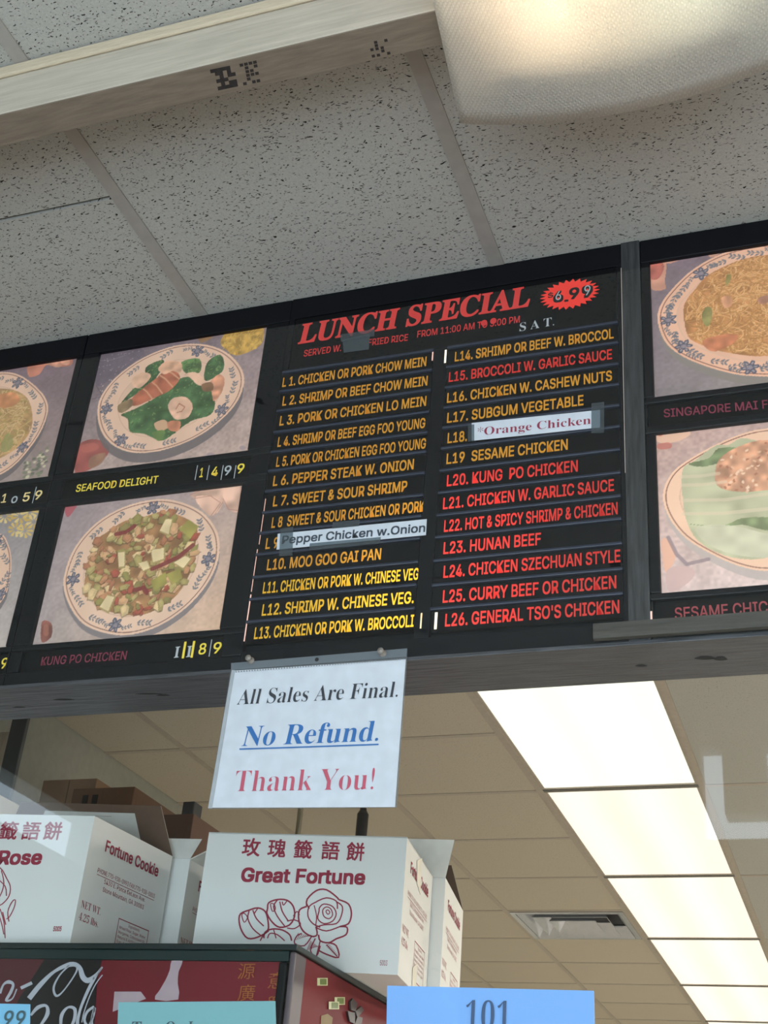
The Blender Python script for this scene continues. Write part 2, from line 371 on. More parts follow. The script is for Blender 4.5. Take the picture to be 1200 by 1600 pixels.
# ------------------------------------------------------------------ pine beam, pane, hanging lens
bm_ = empty('wooden_beam', (-1.6, 1.13, 1.494+CZ), 'pale unpainted pine beam with dark stamps fixed across the ceiling', 'beam')
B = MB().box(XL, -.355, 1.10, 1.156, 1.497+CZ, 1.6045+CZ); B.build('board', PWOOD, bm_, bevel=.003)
MB().box(XL, -.355, 1.1005, 1.1555, 1.494+CZ, 1.4968+CZ).build('underside', PWOODB, bm_)  # thin slab carrying the painted underside shade
MB().box(XL, -.355, 1.093, 1.0998, 1.581+CZ, 1.6045+CZ).build('edge_strip', mat('pine_edge_highlight', (190, 174, 150), .7, noise=(30, .1, (1, 8, 8)), bump=(40, .4)), bm_, bevel=.003)  # lighter strip stands in for the highlight on the top corner
random.seed(5)
st = MB()
def under(x, y): p = ach(x, y, 1.4938); return p
def cell(x, y, w, h, sk=.22):
    st.add([under(x, y), under(x+w, y-w*.2), under(x+w+h*sk, y-w*.2+h), under(x+h*sk, y+h)], [(0, 1, 2, 3)])
for i in range(6):
    for j in range(6):
        if random.random() < .68: cell(328+i*6.2+j*1.1, 109+j*5.6-i*1.3, 6.3, 5.7)
for i in range(4):
    for j in range(6):
        if random.random() < .55: cell(374+i*7+j*1.1, 100+j*5.8-i*1.5, 5.5, 4.6)
for i in range(4):
    for j in range(6):
        if random.random() < .45: cell(576+i*8+j*1.1, 66+j*5-i*1.5, 5, 4.3)
st.build('stamp', INK, bm_)

counter = MB(); counter.box(XL, 1.6, .98, 1.30, 0, .98); counter.box(XL, 1.65, .93, 1.34, .98, 1.02)
tag(counter.build('service_counter', mat('laminate', (150, 130, 110), .4)), 'laminate service counter carrying the clear pane', 'counter')
PANE = clear_mat('pane_acrylic', (252, 253, 253), 0, .015, 1.15)
pane = tag(MB().box(XL+.01, .9, 1.115, 1.119, 1.0201, .985+CZ).build('clear_pane', PANE), 'large clear acrylic pane standing on the counter in front of everything', 'pane')

def lens_mat():
    m, nt, b, L = nodes('prismatic_acrylic'); nt.nodes.remove(b); N = nt.nodes.new; out = nt.nodes['Material Output']
    tc = N('ShaderNodeTexCoord'); hs = []
    for ang in (.62, -.62):
        mp = N('ShaderNodeMapping'); mp.inputs['Rotation'].default_value = (0, 0, ang); L(tc.outputs['Object'], mp.inputs[0])
        w = N('ShaderNodeTexWave'); w.inputs['Scale'].default_value = 60; w.wave_profile = 'SIN'; L(mp.outputs[0], w.inputs['Vector']); hs.append(w)
    mu = N('ShaderNodeMath'); mu.operation = 'MULTIPLY'; L(hs[0].outputs['Fac'], mu.inputs[0]); L(hs[1].outputs['Fac'], mu.inputs[1])
    bp = N('ShaderNodeBump'); bp.inputs['Strength'].default_value = .6; bp.inputs['Distance'].default_value = .002; L(mu.outputs[0], bp.inputs['Height'])
    mr = N('ShaderNodeMapRange'); mr.inputs['To Min'].default_value = .84; mr.inputs['To Max'].default_value = 1.0; L(mu.outputs[0], mr.inputs['Value'])
    cc = N('ShaderNodeVectorMath'); cc.operation = 'SCALE'; cc.inputs[0].default_value = lin((253, 251, 246)); L(mr.outputs[0], cc.inputs['Scale'])
    tr = N('ShaderNodeBsdfTranslucent'); L(cc.outputs[0], tr.inputs[0]); L(bp.outputs[0], tr.inputs['Normal'])
    df = N('ShaderNodeBsdfDiffuse'); L(cc.outputs[0], df.inputs[0]); L(bp.outputs[0], df.inputs['Normal'])
    tp = N('ShaderNodeBsdfTransparent'); gl = N('ShaderNodeBsdfGlossy'); gl.inputs['Roughness'].default_value = .25; L(bp.outputs[0], gl.inputs['Normal'])
    a = N('ShaderNodeMixShader'); a.inputs[0].default_value = .22; L(tr.outputs[0], a.inputs[1]); L(df.outputs[0], a.inputs[2])
    c = N('ShaderNodeMixShader'); c.inputs[0].default_value = .13; L(a.outputs[0], c.inputs[1]); L(tp.outputs[0], c.inputs[2])
    d = N('ShaderNodeMixShader'); d.inputs[0].default_value = .07; L(c.outputs[0], d.inputs[1]); L(gl.outputs[0], d.inputs[2])
    L(d.outputs[0], out.inputs[0]); return m
fx = empty('hanging_light', (-.2, .87, H+CZ), 'ceiling light with bowed ribbed clear plastic lens at upper right', 'light')
MB().box(-.34, -.06, .68, 1.19, 1.53+CZ, HC-.001).build('body', mat('light_enamel', (225, 220, 210), .5), fx)
MB().box(-.345, -.055, 1.192, 1.198, 1.462+CZ, HC-.001).build('spill_plate', bpy.data.materials['light_enamel'], fx)  # added plate, keeps tube light from spilling onto the ceiling
lz = MB(); NX, NY = 40, 24
def lensp(u, v):
    y = .66+v*(1.284-.66); xl = -.422-.114*(y-1.064); xr = .055-.02*(y-1.064); x = xl+(xr-xl)*u
    sag = .036*math.sin(math.pi*u)**.8 if 0 < u < 1 else 0
    yy = y+.010*math.sin(math.pi*u)*v
    return (x, yy, 1.475-sag+CZ)
lz.add([lensp(i/NX, j/NY) for j in range(NY+1) for i in range(NX+1)], [(j*(NX+1)+i, (j+1)*(NX+1)+i, (j+1)*(NX+1)+i+1, j*(NX+1)+i+1) for j in range(NY) for i in range(NX)])
lo = lz.build('lens', lens_mat(), fx, smooth=True); s = lo.modifiers.new('s', 'SOLIDIFY'); s.thickness = .0025; s.offset = 1
for x in (-.27, -.09):
    MB().cyl((x, .70, 1.505+CZ), (x, 1.16, 1.505+CZ), .013).build('lamp_tube', emis('tube_'+('warm' if x < -.2 else 'cool'), (255, 226, 190) if x < -.2 else (236, 246, 225), 8 if x < -.2 else 5), fx)
for x, y in ((-.380, .72), (-.425, 1.05), (.045, .72), (.045, 1.05)):
    MB().cyl((x, y, 1.474+CZ), (x, y, HC), .0025, 8).build('hanger', VM, fx)

# ------------------------------------------------------------------ menu board
BY = 1.745
def bp_(x, y, Y=BY): return at(x, y, Y)
def frame_with_holes(mb, x0, x1, z0, z1, holes, y0, y1):
    """front plate split into boxes around rectangular holes (x0,x1,z0,z1)"""
    xs = sorted({x0, x1, *[h[0] for h in holes], *[h[1] for h in holes]}); zs = sorted({z0, z1, *[h[2] for h in holes], *[h[3] for h in holes]})
    for k in range(len(zs)-1):
        run = None
        for i in range(len(xs)-1):
            cx, cz = (xs[i]+xs[i+1])/2, (zs[k]+zs[k+1])/2
            solid = not any(h[0] < cx < h[1] and h[2] < cz < h[3] for h in holes)
            if solid and run is None: run = xs[i]
            if (not solid or i == len(xs)-2) and run is not None:
                mb.box(run, xs[i+1] if solid else xs[i], y0, y1, zs[k]+CZ, zs[k+1]+CZ); run = None
ZT, ZB = 1.606, .823
# ---- painter for the printed dish photographs
class Print:
    def __init__(s, x0, x1, z0, z1, seed, step=.00125):
        s.r = (x0, x1, z0, z1); s.nx = int((x1-x0)/step); s.nz = int((z1-z0)/step)
        gx, gz = np.meshgrid(np.linspace(x0, x1, s.nx+1), np.linspace(z0, z1, s.nz+1)); s.X = gx.ravel(); s.Z = gz.ravel()
        s.c = np.zeros((s.X.size, 3)); s.rs = np.random.RandomState(seed); s.rnd = random.Random(seed)
    def noise(s, scale):
        n = 64; g = s.rs.rand(n, n); u = (s.X*scale) % n; v = (s.Z*scale) % n; i = u.astype(int); j = v.astype(int); fu = u-i; fv = v-j; fu = fu*fu*(3-2*fu); fv = fv*fv*(3-2*fv)
        i2 = (i+1) % n; j2 = (j+1) % n; i %= n; j %= n
        return (g[j, i]*(1-fu)+g[j, i2]*fu)*(1-fv)+(g[j2, i]*(1-fu)+g[j2, i2]*fu)*fv
    def bgd(s, tl, tr, bl, br, am=.05):
        u = ((s.X-s.r[0])/(s.r[1]-s.r[0]))[:, None]; v = ((s.Z-s.r[2])/(s.r[3]-s.r[2]))[:, None]
        a = [np.array(k)/255 for k in (tl, tr, bl, br)]
        s.c = (a[0]*(1-u)+a[1]*u)*v+(a[2]*(1-u)+a[3]*u)*(1-v)
        s.c = s.c*(1+am*2*(s.noise(40)-.5)+am*2*(s.noise(200)-.5))[:, None]
    def inside(s, P):
        P = np.array(P); x0, z0 = P.min(0); x1, z1 = P.max(0)
        idx = np.nonzero((s.X >= x0) & (s.X <= x1) & (s.Z >= z0) & (s.Z <= z1))[0]
        if idx.size == 0: return idx
        x = s.X[idx]; z = s.Z[idx]; ins = np.zeros(idx.size, bool)
        for (ax, az), (bx, bz) in zip(P, np.roll(P, -1, 0)):
            if az == bz: continue
            c = ((az > z) != (bz > z)) & (x < (bx-ax)*(z-az)/(bz-az)+ax); ins ^= c
        return idx[ins]
    def poly(s, P, rgb, a=1, tex=None, sm=True):
        if sm: P = smooth(P, True)
        i = s.inside(P)
        if i.size == 0: return
        c = np.array(rgb)/255*np.ones((i.size, 3))
        if tex is not None: c = c*(1+tex[1]*2*(s.noise(tex[0])[i]-.5))[:, None]
        s.c[i] = s.c[i]*(1-a)+c*a
    def line(s, P, w, rgb, a=1):
        P = np.array(P); 
        idx = np.nonzero((s.X >= P[:, 0].min()-w) & (s.X <= P[:, 0].max()+w) & (s.Z >= P[:, 1].min()-w) & (s.Z <= P[:, 1].max()+w))[0]
        if idx.size == 0: return
        x = s.X[idx]; z = s.Z[idx]; d = np.full(idx.size, 9.)
        for A, Bq in zip(P, P[1:]):
            v = Bq-A; t = np.clip(((x-A[0])*v[0]+(z-A[1])*v[1])/(v@v+1e-12), 0, 1); d = np.minimum(d, np.hypot(x-A[0]-t*v[0], z-A[1]-t*v[1]))
        k = np.clip((w/2-d)/.0007+.5, 0, 1)*a
        s.c[idx] = s.c[idx]*(1-k[:, None])+np.array(rgb)/255*k[:, None]
    def blob(s, x, z, rx, rz, ang, rgb, a=1, tex=None, n=9, jit=.15):
        P = []
        for k in range(n):
            t = 2*math.pi*k/n; r = 1+s.rnd.uniform(-jit, jit); p = (rx*r*math.cos(t), rz*r*math.sin(t))
            P.append((x+p[0]*math.cos(ang)-p[1]*math.sin(ang), z+p[0]*math.sin(ang)+p[1]*math.cos(ang)))
        s.poly(P, rgb, a, tex)
    def build(s, parent, m, y):
        nx, nz = s.nx, s.nz; me = bpy.data.meshes.new('dish_photo'); V = (nx+1)*(nz+1)
        co = np.empty((V, 3)); off = Vector((0, 0, 0)); q = parent
        while q is not None: off += q.location; q = q.parent
        co[:, 0] = s.X-off.x; co[:, 1] = y-off.y; co[:, 2] = s.Z+CZ-off.z
        i, j = np.meshgrid(np.arange(nx), np.arange(nz)); a = (j*(nx+1)+i).ravel(); F4 = np.stack([a, a+1, a+nx+2, a+nx+1], 1)
        me.vertices.add(V); me.vertices.foreach_set('co', co.ravel()); me.loops.add(F4.size); me.loops.foreach_set('vertex_index', F4.ravel().astype(np.int32))
        me.polygons.add(len(F4)); me.polygons.foreach_set('loop_start', np.arange(len(F4), dtype=np.int32)*4); me.polygons.foreach_set('loop_total', np.full(len(F4), 4, np.int32))
        me.update(calc_edges=True)
        c = np.clip(s.c*.84+np.array([168, 140, 124])/255*.16, 0, 1); c = np.where(c <= .04045, c/12.92, ((c+.055)/1.055)**2.4); rgba = np.ones((V, 4), np.float32); rgba[:, :3] = c  # tan veil mixed in: low-contrast haze painted over the prints
        at_ = me.color_attributes.new('print', 'FLOAT_COLOR', 'POINT'); at_.data.foreach_set('color', rgba.ravel()); me.materials.append(m)
        o = bpy.data.objects.new('dish_photo', me); COL.objects.link(o); o.parent = parent; return o
def pxp(pts, ox=0, oy=0, k=1.):
    out = []
    for x, y in pts:
        p = bp_(ox+x*k, oy+y*k, BY+.008); out.append((p.x, p.z-CZ))
    return out
def scaled(P, f, dx=0, dz=0):
    cx = sum(p[0] for p in P)/len(P); cz = sum(p[1] for p in P)/len(P)
    return [(cx+(p[0]-cx)*f+dx, cz+(p[1]-cz)*f+dz) for p in P]
def plate(pr, P, rim=(222, 184, 160), shadow=(92, 88, 92), well=.7, dz=-.016):
    pr.poly(scaled(P, 1.0, .002, dz), shadow, .85)
    pr.poly(P, rim, 1, (30, .03)); Q = smooth(P, True)
    pr.line([*scaled(Q, .962), scaled(Q, .962)[0]], .0016, (110, 66, 60))
    pr.poly(scaled(P, well*1.02), (206, 168, 146), 1); pr.poly(scaled(P, well), tuple(int(v*.98) for v in rim), 1, (30, .03))
def flower(pr, x, z, s, ang=0):
    for k in range(6):
        t = ang+k*math.pi/3; pr.blob(x+s*.62*math.cos(t), z+s*.62*math.sin(t), s*.42, s*.28, t, (62, 70, 92), .9)
        pr.blob(x+s*.62*math.cos(t), z+s*.62*math.sin(t), s*.2, s*.12, t, (150, 140, 145), .8)
    pr.blob(x, z, s*.35, s*.3, 0, (120, 116, 130), .9)
def sprig(pr, x, z, s, ang):
    d = (math.cos(ang), math.sin(ang))
    pr.line([(x-d[0]*s, z-d[1]*s), (x, z+.1*s), (x+d[0]*s, z+d[1]*s)], .0012, (90, 96, 104), .8)
    for k in (-.8, -.2, .5, 1):
        for sg in (-1, 1):
            pr.blob(x+d[0]*s*k-d[1]*sg*s*.25, z+d[1]*s*k+d[0]*sg*s*.25, s*.30, s*.14, ang+sg*.7, (84, 94, 110), .8)
def decorate(pr, P, n=12, f=.85, ph=0, skip=()):
    Q = smooth(P, True); cx = sum(p[0] for p in Q)/len(Q); cz = sum(p[1] for p in Q)/len(Q)
    for k in range(n):
        if k in skip: continue
        p = Q[int((k+ph)/n*len(Q)) % len(Q)]; x = cx+(p[0]-cx)*f; z = cz+(p[1]-cz)*f; a = math.atan2(p[1]-cz, p[0]-cx)+math.pi/2
        if k % 4 == 0: flower(pr, x, z, .0145, a); sprig(pr, x+.024*math.cos(a), z+.024*math.sin(a), .009, a+.5); sprig(pr, x-.024*math.cos(a), z-.024*math.sin(a), .009, a-.5)
        else: sprig(pr, x, z, .0125, a+pr.rnd.uniform(-.4, .4))
def inpoly(p, P):
    c = False
    for (ax, az), (bx, bz) in zip(P, P[1:]+P[:1]):
        if (az > p[1]) != (bz > p[1]) and p[0] < (bx-ax)*(p[1]-az)/(bz-az)+ax: c = not c
    return c
def rnd_in(pr, P):
    xs = [p[0] for p in P]; zs = [p[1] for p in P]
    while True:
        p = (pr.rnd.uniform(min(xs), max(xs)), pr.rnd.uniform(min(zs), max(zs)))
        if inpoly(p, P): return p
def chunks(pr, P, n, cols, r0, r1):
    for _ in range(n):
        x, z = rnd_in(pr, P); rx = pr.rnd.uniform(r0, r1); rz = rx*pr.rnd.uniform(.4, .9); c = pr.rnd.choice(cols); a = pr.rnd.uniform(0, 3.14)
        q = []
        for k in range(5):
            t = 2*math.pi*k/5+pr.rnd.uniform(-.25, .25); q.append((x+rx*math.cos(t)*math.cos(a)-rz*math.sin(t)*math.sin(a), z+rx*math.cos(t)*math.sin(a)+rz*math.sin(t)*math.cos(a)))
        pr.poly(scaled(q, 1.15, 0, -.0015), tuple(int(v*.62) for v in c), .7, None, False); pr.poly(q, c, 1, (150, .1), False)
        pr.poly(scaled(q, .55, -.001, .0015), tuple(min(255, int(v*1.13)) for v in c), .6, None, False)
def noodles(pr, P, n, cols):
    for _ in range(n):
        x, z = rnd_in(pr, P); a = pr.rnd.uniform(0, 6.28); c = pr.rnd.choice(cols); q = [(x, z)]
        k = pr.rnd.uniform(-.5, .5)
        for _j in range(7):
            a += k; x += .0045*math.cos(a); z += .0045*math.sin(a)
            if not inpoly((x, z), P): break
            q.append((x, z))
        if len(q) > 2: pr.line(q, .0024, tuple(int(v*.78) for v in c), .8); pr.line([(u+.0003, v+.0005) for u, v in q], .0013, c)

PM = print_mat('backlit_print', .30); PMR = print_mat('backlit_print_glossy', .42)
PMR.node_tree.nodes['Principled BSDF'].inputs['Roughness'].default_value = .16
GY = mat('yellow_vinyl', (222, 196, 70), .4, emit=.25); GM = mat('maroon_vinyl', (120, 44, 62), .4, emit=.12); GMR = mat('red_brown_vinyl', (140, 58, 62), .4, emit=.2)
GREYV = mat('grey_vinyl', (176, 178, 180), .4, emit=.1); GO = mat('cream_vinyl', (226, 200, 140), .4, emit=.2)

def panel_column(label, x0, x1, holes_x, rows=((1.262, 1.553), (.9005, 1.190)), caps=((1.204, 1.249), (.848, .889))):
    t = empty('photo_menu_panel', ((x0+x1)/2, BY+.04, ZB+CZ), label, 'menu panel', 'photo menu panels beside the lunch menu')
    holes = [(holes_x[0], holes_x[1], a, b) for a, b in rows]+[(holes_x[0]-.012, holes_x[1]+.01, a, b) for a, b in caps]
    m = MB(); frame_with_holes(m, x0, x1, ZB, ZT, holes, BY, BY+.012); m.box(x0, x1, BY+.0121, BY+.1, ZB+CZ, ZT+CZ); m.build('frame', BLACK, t, bevel=.0025)
    cs = []
    for a, b in caps:
        cs.append(MB().box(holes_x[0]-.0115, holes_x[1]+.0095, BY+.006, BY+.0118, a+.0005+CZ, b-.0005+CZ).build('caption_strip', BLACK2, t))
    return t, cs
def digits(parent, items, cap=.0205):
    for s, x0, x1, yb, m in items:
        mb = MB(); p0 = bp_(x0, yb, BY+.006); p1 = bp_(x1, yb-(x1-x0)*.12, BY+.006)
        put_text(mb, s, p0, p1, cap, off=.012); mb.build('price_digit', m, parent)
def vbar(parent, x, y0, y1, m, w=.0014):
    p = bp_(x, y0, BY+.006); q = bp_(x, y1, BY+.006); MB().box(p.x-w/2, p.x+w/2, BY+.0048, BY+.0055, q.z, p.z).build('divider', m, parent)

# left-most column (partly in frame)
tA, cA = panel_column('leftmost photo menu panel, cut by the frame, noodles dish above', -1.84, -1.3905, (-1.782, -1.405), )
pr = Print(-1.782, -1.405, 1.262, 1.553, 11); z5 = lambda P: pxp(P, 0, 480, .35)
pr.bgd((112, 98, 112), (112, 94, 104), (140, 128, 130), (150, 134, 128))
pr.poly(z5([(125, 260), (180, 235), (310, 225), (315, 260), (250, 265), (205, 260), (175, 300), (130, 310)]), (186, 116, 96), 1, (60, .15))
for q in ((215, 245), (250, 255), (290, 245)): pr.poly(z5([(q[0]-18, q[1]-12), (q[0]+20, q[1]-8), (q[0]+16, q[1]+12), (q[0]-12, q[1]+10)]), (206, 150, 126), .8, (120, .2))
P = z5([(0, 290), (80, 300), (150, 345), (200, 400), (215, 460), (190, 540), (140, 620), (60, 710), (-40, 765), (-180, 790), (-330, 760), (-380, 650), (-360, 500), (-240, 370), (-120, 310)])
plate(pr, P); decorate(pr, P, 12, .86, 1)
Fd = z5([(-260, 560), (-200, 440), (-60, 370), (60, 370), (130, 420), (140, 540), (60, 640), (-60, 690), (-200, 670)])
pr.poly(Fd, (176, 138, 92), 1, (80, .2)); noodles(pr, Fd, 420, [(214, 176, 120), (196, 156, 100), (222, 188, 136), (170, 150, 84)])
pr.poly(z5([(0, 390), (60, 380), (90, 410), (60, 440), (10, 450), (-30, 420)]), (206, 138, 92), 1, (90, .2)); pr.poly(z5([(30, 560), (60, 600), (40, 640), (0, 640)]), (140, 140, 86), .8)
for _ in range(60): x, z = rnd_in(pr, z5([(110, 690), (215, 620), (200, 750), (100, 770)])); pr.blob(x, z, .004, .003, 0, pr.rnd.choice([(196, 188, 160), (110, 118, 96), (90, 96, 84)]), .9)
pr.build(tA, PM, BY+.008)
pr = Print(-1.782, -1.405, .9005, 1.190, 12); z6 = lambda P: pxp(P, 0, 740, .35)
pr.bgd((140, 140, 146), (134, 130, 134), (176, 168, 166), (176, 166, 162))
for q in ((20, 190, 1.1), (90, 190, 1.2), (70, 250, 1), (130, 170, 1.2), (110, 255, 1.1), (150, 215, 1)):
    for k in range(9):
        a = k*.7; pr.poly(z6([(q[0]+8*math.cos(a), q[1]+8*math.sin(a)), (q[0]+32*q[2]*math.cos(a-.18), q[1]+30*math.sin(a-.18)), (q[0]+34*q[2]*math.cos(a+.18), q[1]+32*math.sin(a+.18))]), pr.rnd.choice([(206, 176, 98), (190, 158, 80), (216, 192, 126)]), 1)
P = z6([(0, 268), (30, 300), (50, 370), (45, 470), (20, 550), (-60, 640), (-180, 700), (-330, 700), (-400, 600), (-380, 440), (-260, 300), (-120, 240)])
plate(pr, P); decorate(pr, P, 12, .86, 0)
for k in (620, 660, 710): pr.line(z6([(70, k), (110, k-8), (160, k-6)]), .0012, (206, 196, 190), .8)
pr.build(tA, PM, BY+.008)
digits(cA[0], [('1', 1.5, 9, 786, GO), ('o', 17, 26, 786.5, GREYV), ('5', 35, 45, 784, GO), ('9', 53.5, 63.7, 781, GO)]); vbar(cA[0], 50, 790, 762, GREYV)
digits(cA[1], [('9', 0.5, 10, 1045, GY)])

# second column
tB, cB = panel_column('photo menu panel with seafood and diced chicken dishes, left of lunch menu', -1.389, -.9295, (-1.3525, -.9785))
pr = Print(-1.3525, -.9785, 1.262, 1.553, 21)
pr.bgd((92, 84, 98), (132, 116, 124), (166, 146, 142), (184, 160, 150), .08)
for _ in range(40): x, z = rnd_in(pr, z5([(440, 230), (640, 170), (560, 300), (430, 420)])); pr.blob(x, z, .0015, .0015, 0, (190, 176, 176), .9)
pr.poly(z5([(430, 200), (600, 180), (640, 210), (520, 300), (430, 350)]), (82, 74, 92), .45)
pr.line(z5([(430, 240), (500, 235), (560, 215)]), .0012, (130, 120, 130)); pr.line(z5([(410, 410), (460, 400), (430, 350)]), .0014, (70, 64, 82))
yf = z5([(985, 160), (1005, 120), (1080, 100), (1170, 85), (1170, 160), (1110, 200), (1050, 215), (1010, 190)]); pr.poly(yf, (182, 142, 66), 1, (120, .25))
for _ in range(90):
    x, z = rnd_in(pr, yf); a = pr.rnd.uniform(0, 6.28); pr.line([(x, z), (x+.008*math.cos(a), z+.008*math.sin(a))], .0013, pr.rnd.choice([(214, 176, 92), (160, 118, 50), (196, 156, 74)]))
pr.poly(z5([(888, 130), (950, 122), (935, 145), (895, 158)]), (132, 100, 70), 1, (90, .2))
for q in ((1118, 303, 12), (1083, 628, 15), (940, 660, 16)): pr.poly(z5([(q[0]+q[2]*math.cos(t), q[1]+q[2]*.7*math.sin(t)) for t in np.linspace(0, 5.5, 8)]), (140, 126, 140), .6)
pr.poly(z5([(345, 640), (370, 600), (430, 590), (480, 615), (485, 650), (450, 690), (400, 725), (335, 738)]), (150, 76, 72), 1, (50, .2)); pr.poly(z5([(405, 670), (470, 650), (455, 695), (400, 720)]), (140, 104, 84), .9, (60, .15)); pr.poly(z5([(360, 620), (420, 605), (440, 630), (380, 650)]), (176, 96, 86), .6)
P = z5([(435, 480), (450, 400), (520, 310), (640, 225), (780, 172), (900, 165), (1000, 195), (1070, 260), (1090, 330), (1060, 420), (980, 510), (860, 590), (720, 640), (600, 650), (510, 620), (455, 560)])
plate(pr, P, dz=-.022); decorate(pr, P, 14, .87, .4)
G = [(58, 92, 56), (46, 78, 48), (74, 108, 62)]
for k, g in enumerate([[(540, 480), (600, 455), (700, 400), (760, 340), (850, 310), (930, 360), (960, 420), (940, 480), (850, 510), (740, 590), (700, 590), (640, 565), (580, 555), (570, 500)], [(650, 270), (730, 235), (715, 290), (670, 330)], [(810, 245), (890, 230), (892, 290), (830, 295)], [(930, 240), (980, 212), (1000, 240), (990, 290), (920, 330), (912, 290)], [(540, 430), (600, 360), (700, 290), (680, 340), (590, 400)]]):
    g = z5(g); pr.poly(g, G[k % 3], 1, (70, .3))
    for _ in range(140 if k == 0 else 40): x, z = rnd_in(pr, g); pr.blob(x, z, pr.rnd.uniform(.001, .004), .0015, pr.rnd.uniform(0, 3), pr.rnd.choice([(90, 124, 70), (44, 72, 44), (66, 100, 60), (112, 140, 84)]), .8)
pr.poly(z5([(585, 410), (640, 360), (700, 315), (740, 280), (790, 290), (802, 320), (760, 370), (690, 405), (610, 440), (580, 432)]), (166, 92, 68), 1, (80, .2))
for a in ((640, 365, 680, 410), (680, 335, 725, 385), (715, 305, 770, 355), (740, 285, 800, 320)): pr.line(z5([(a[0], a[1]), ((a[0]+a[2])/2-4, (a[1]+a[3])/2-10), (a[2], a[3])]), .003, (206, 150, 116), .9)
pr.poly(z5([(706, 275), (745, 240), (808, 248), (806, 292), (770, 285), (735, 300)]), (214, 164, 134), 1, (100, .15)); pr.poly(z5([(590, 320), (630, 292), (672, 300), (660, 330), (620, 362), (594, 350)]), (218, 172, 144), 1, (90, .1))
pr.poly(z5([(822, 300), (870, 290), (910, 320), (915, 350), (880, 345), (850, 315)]), (222, 178, 150), 1, (90, .1)); pr.poly(z5([(750, 440), (775, 405), (830, 402), (860, 440), (840, 490), (790, 502), (765, 480)]), (222, 176, 150), 1, (90, .1)); pr.line(z5([(785, 455), (800, 430), (825, 445), (812, 465), (790, 470)]), .002, (160, 96, 76))
pr.poly(z5([(935, 340), (975, 300), (1002, 320), (990, 380), (955, 420), (945, 380)]), (206, 142, 112), 1, (90, .2)); pr.poly(z5([(900, 345), (945, 335), (950, 370), (910, 375)]), (126, 92, 66), 1, (90, .2)); pr.poly(z5([(530, 435), (585, 410), (590, 440), (550, 470), (528, 465)]), (124, 104, 76), 1, (90, .25))
pr.poly(z5([(688, 520), (735, 503), (752, 535), (710, 555)]), (196, 156, 124), 1); pr.poly(z5([(750, 512), (805, 510), (795, 552), (755, 548)]), (190, 120, 90), 1, (90, .2)); pr.poly(z5([(680, 560), (735, 550), (725, 590), (700, 595)]), (84, 112, 60), 1, (80, .2))
pr.build(tB, PM, BY+.008)
pr = Print(-1.3525, -.9785, .9005, 1.190, 22)
pr.bgd((150, 136, 142), (172, 150, 146), (158, 148, 148), (214, 176, 148), .05)
pr.poly(z6([(290, 140), (345, 133), (330, 165), (300, 195)]), (166, 74, 86), .9); pr.poly(z6([(185, 670), (205, 655), (232, 675), (228, 730), (185, 752)]), (126, 74, 66), 1, (60, .25)); pr.poly(z6([(195, 680), (215, 675), (215, 720), (195, 720)]), (160, 100, 84), .7)
for q in ([(850, 95), (930, 60), (1010, 55), (1000, 120), (960, 180), (900, 130)], [(1010, 60), (1075, 50), (1070, 165), (1020, 160), (995, 110)], [(870, 110), (940, 100), (985, 130), (940, 190)]): pr.poly(z6(q), (214, 172, 152), 1, (60, .2)); pr.line(z6(q), .0012, (150, 96, 90), .8)
P = z6([(283, 500), (295, 420), (340, 320), (430, 220), (550, 150), (690, 115), (800, 125), (900, 170), (960, 240), (980, 310), (970, 400), (920, 500), (830, 600), (710, 680), (580, 720), (470, 712), (370, 670), (310, 590)])
plate(pr, P, (224, 188, 164), (110, 106, 112), dz=-.012, well=.73); decorate(pr, P, 15, .87, .3)
Fd = z6([(375, 540), (390, 400), (430, 300), (480, 260), (560, 210), (650, 190), (730, 170), (820, 195), (880, 240), (870, 330), (870, 390), (830, 480), (770, 560), (640, 630), (500, 620), (430, 590), (410, 550)])
pr.poly(Fd, (146, 106, 70), 1, (60, .25))
chunks(pr, Fd, 230, [(156, 142, 88), (134, 126, 72), (176, 124, 88), (156, 102, 74), (206, 178, 130), (186, 146, 104), (124, 112, 68), (152, 74, 58), (196, 152, 112), (166, 150, 96)], .006, .0145)
for q in ([(672, 340), (738, 328), (738, 385), (680, 405)], [(770, 400), (830, 365), (860, 380), (820, 430)], [(525, 350), (560, 345), (560, 420), (530, 425)], [(440, 600), (480, 540), (518, 548), (485, 625)], [(710, 260), (740, 200), (775, 200), (755, 280)], [(615, 400), (660, 388), (675, 425), (640, 440)]): pr.poly(z6(q), (160, 140, 90), 1, None, False); pr.poly(scaled(z6(q), .84, -.001, .001), (220, 198, 152), 1, (60, .08), False)
for q in ([(800, 250), (840, 205), (888, 235), (850, 290)], [(670, 480), (740, 440), (745, 490), (690, 520)], [(740, 450), (800, 425), (815, 465), (770, 495)]): pr.poly(z6(q), (150, 142, 72), 1, (60, .12), False)
for q in ([(680, 425), (740, 400), (800, 370), (860, 320)], [(520, 270), (560, 262), (600, 235)], [(600, 520), (640, 510), (655, 530)]): pr.line(z6(q), .009, (116, 46, 46), .9)
pr.build(tB, PM, BY+.008)
mb = MB(); put_text(mb, 'SEAFOOD DELIGHT', bp_(118.3, 768.8, BY+.006), bp_(246, 754.8, BY+.006), .0165, off=.014); mb.build('lettering', GY, cB[0])
digits(cB[0], [('1', 311.5, 316.5, 746, GY), ('4', 330, 339.5, 744.5, GY), ('9', 350, 360, 743, GREYV), ('9', 370, 380.5, 740, GY)])
for x in (305, 323.5, 345.5, 365.5): vbar(cB[0], x, 750, 728, GREYV)
mb = MB(); put_text(mb, 'KUNG PO CHICKEN', bp_(63.7, 1040, BY+.006), bp_(196.7, 1030.5, BY+.006), .0165, off=.012); mb.build('lettering', GM, cB[1])
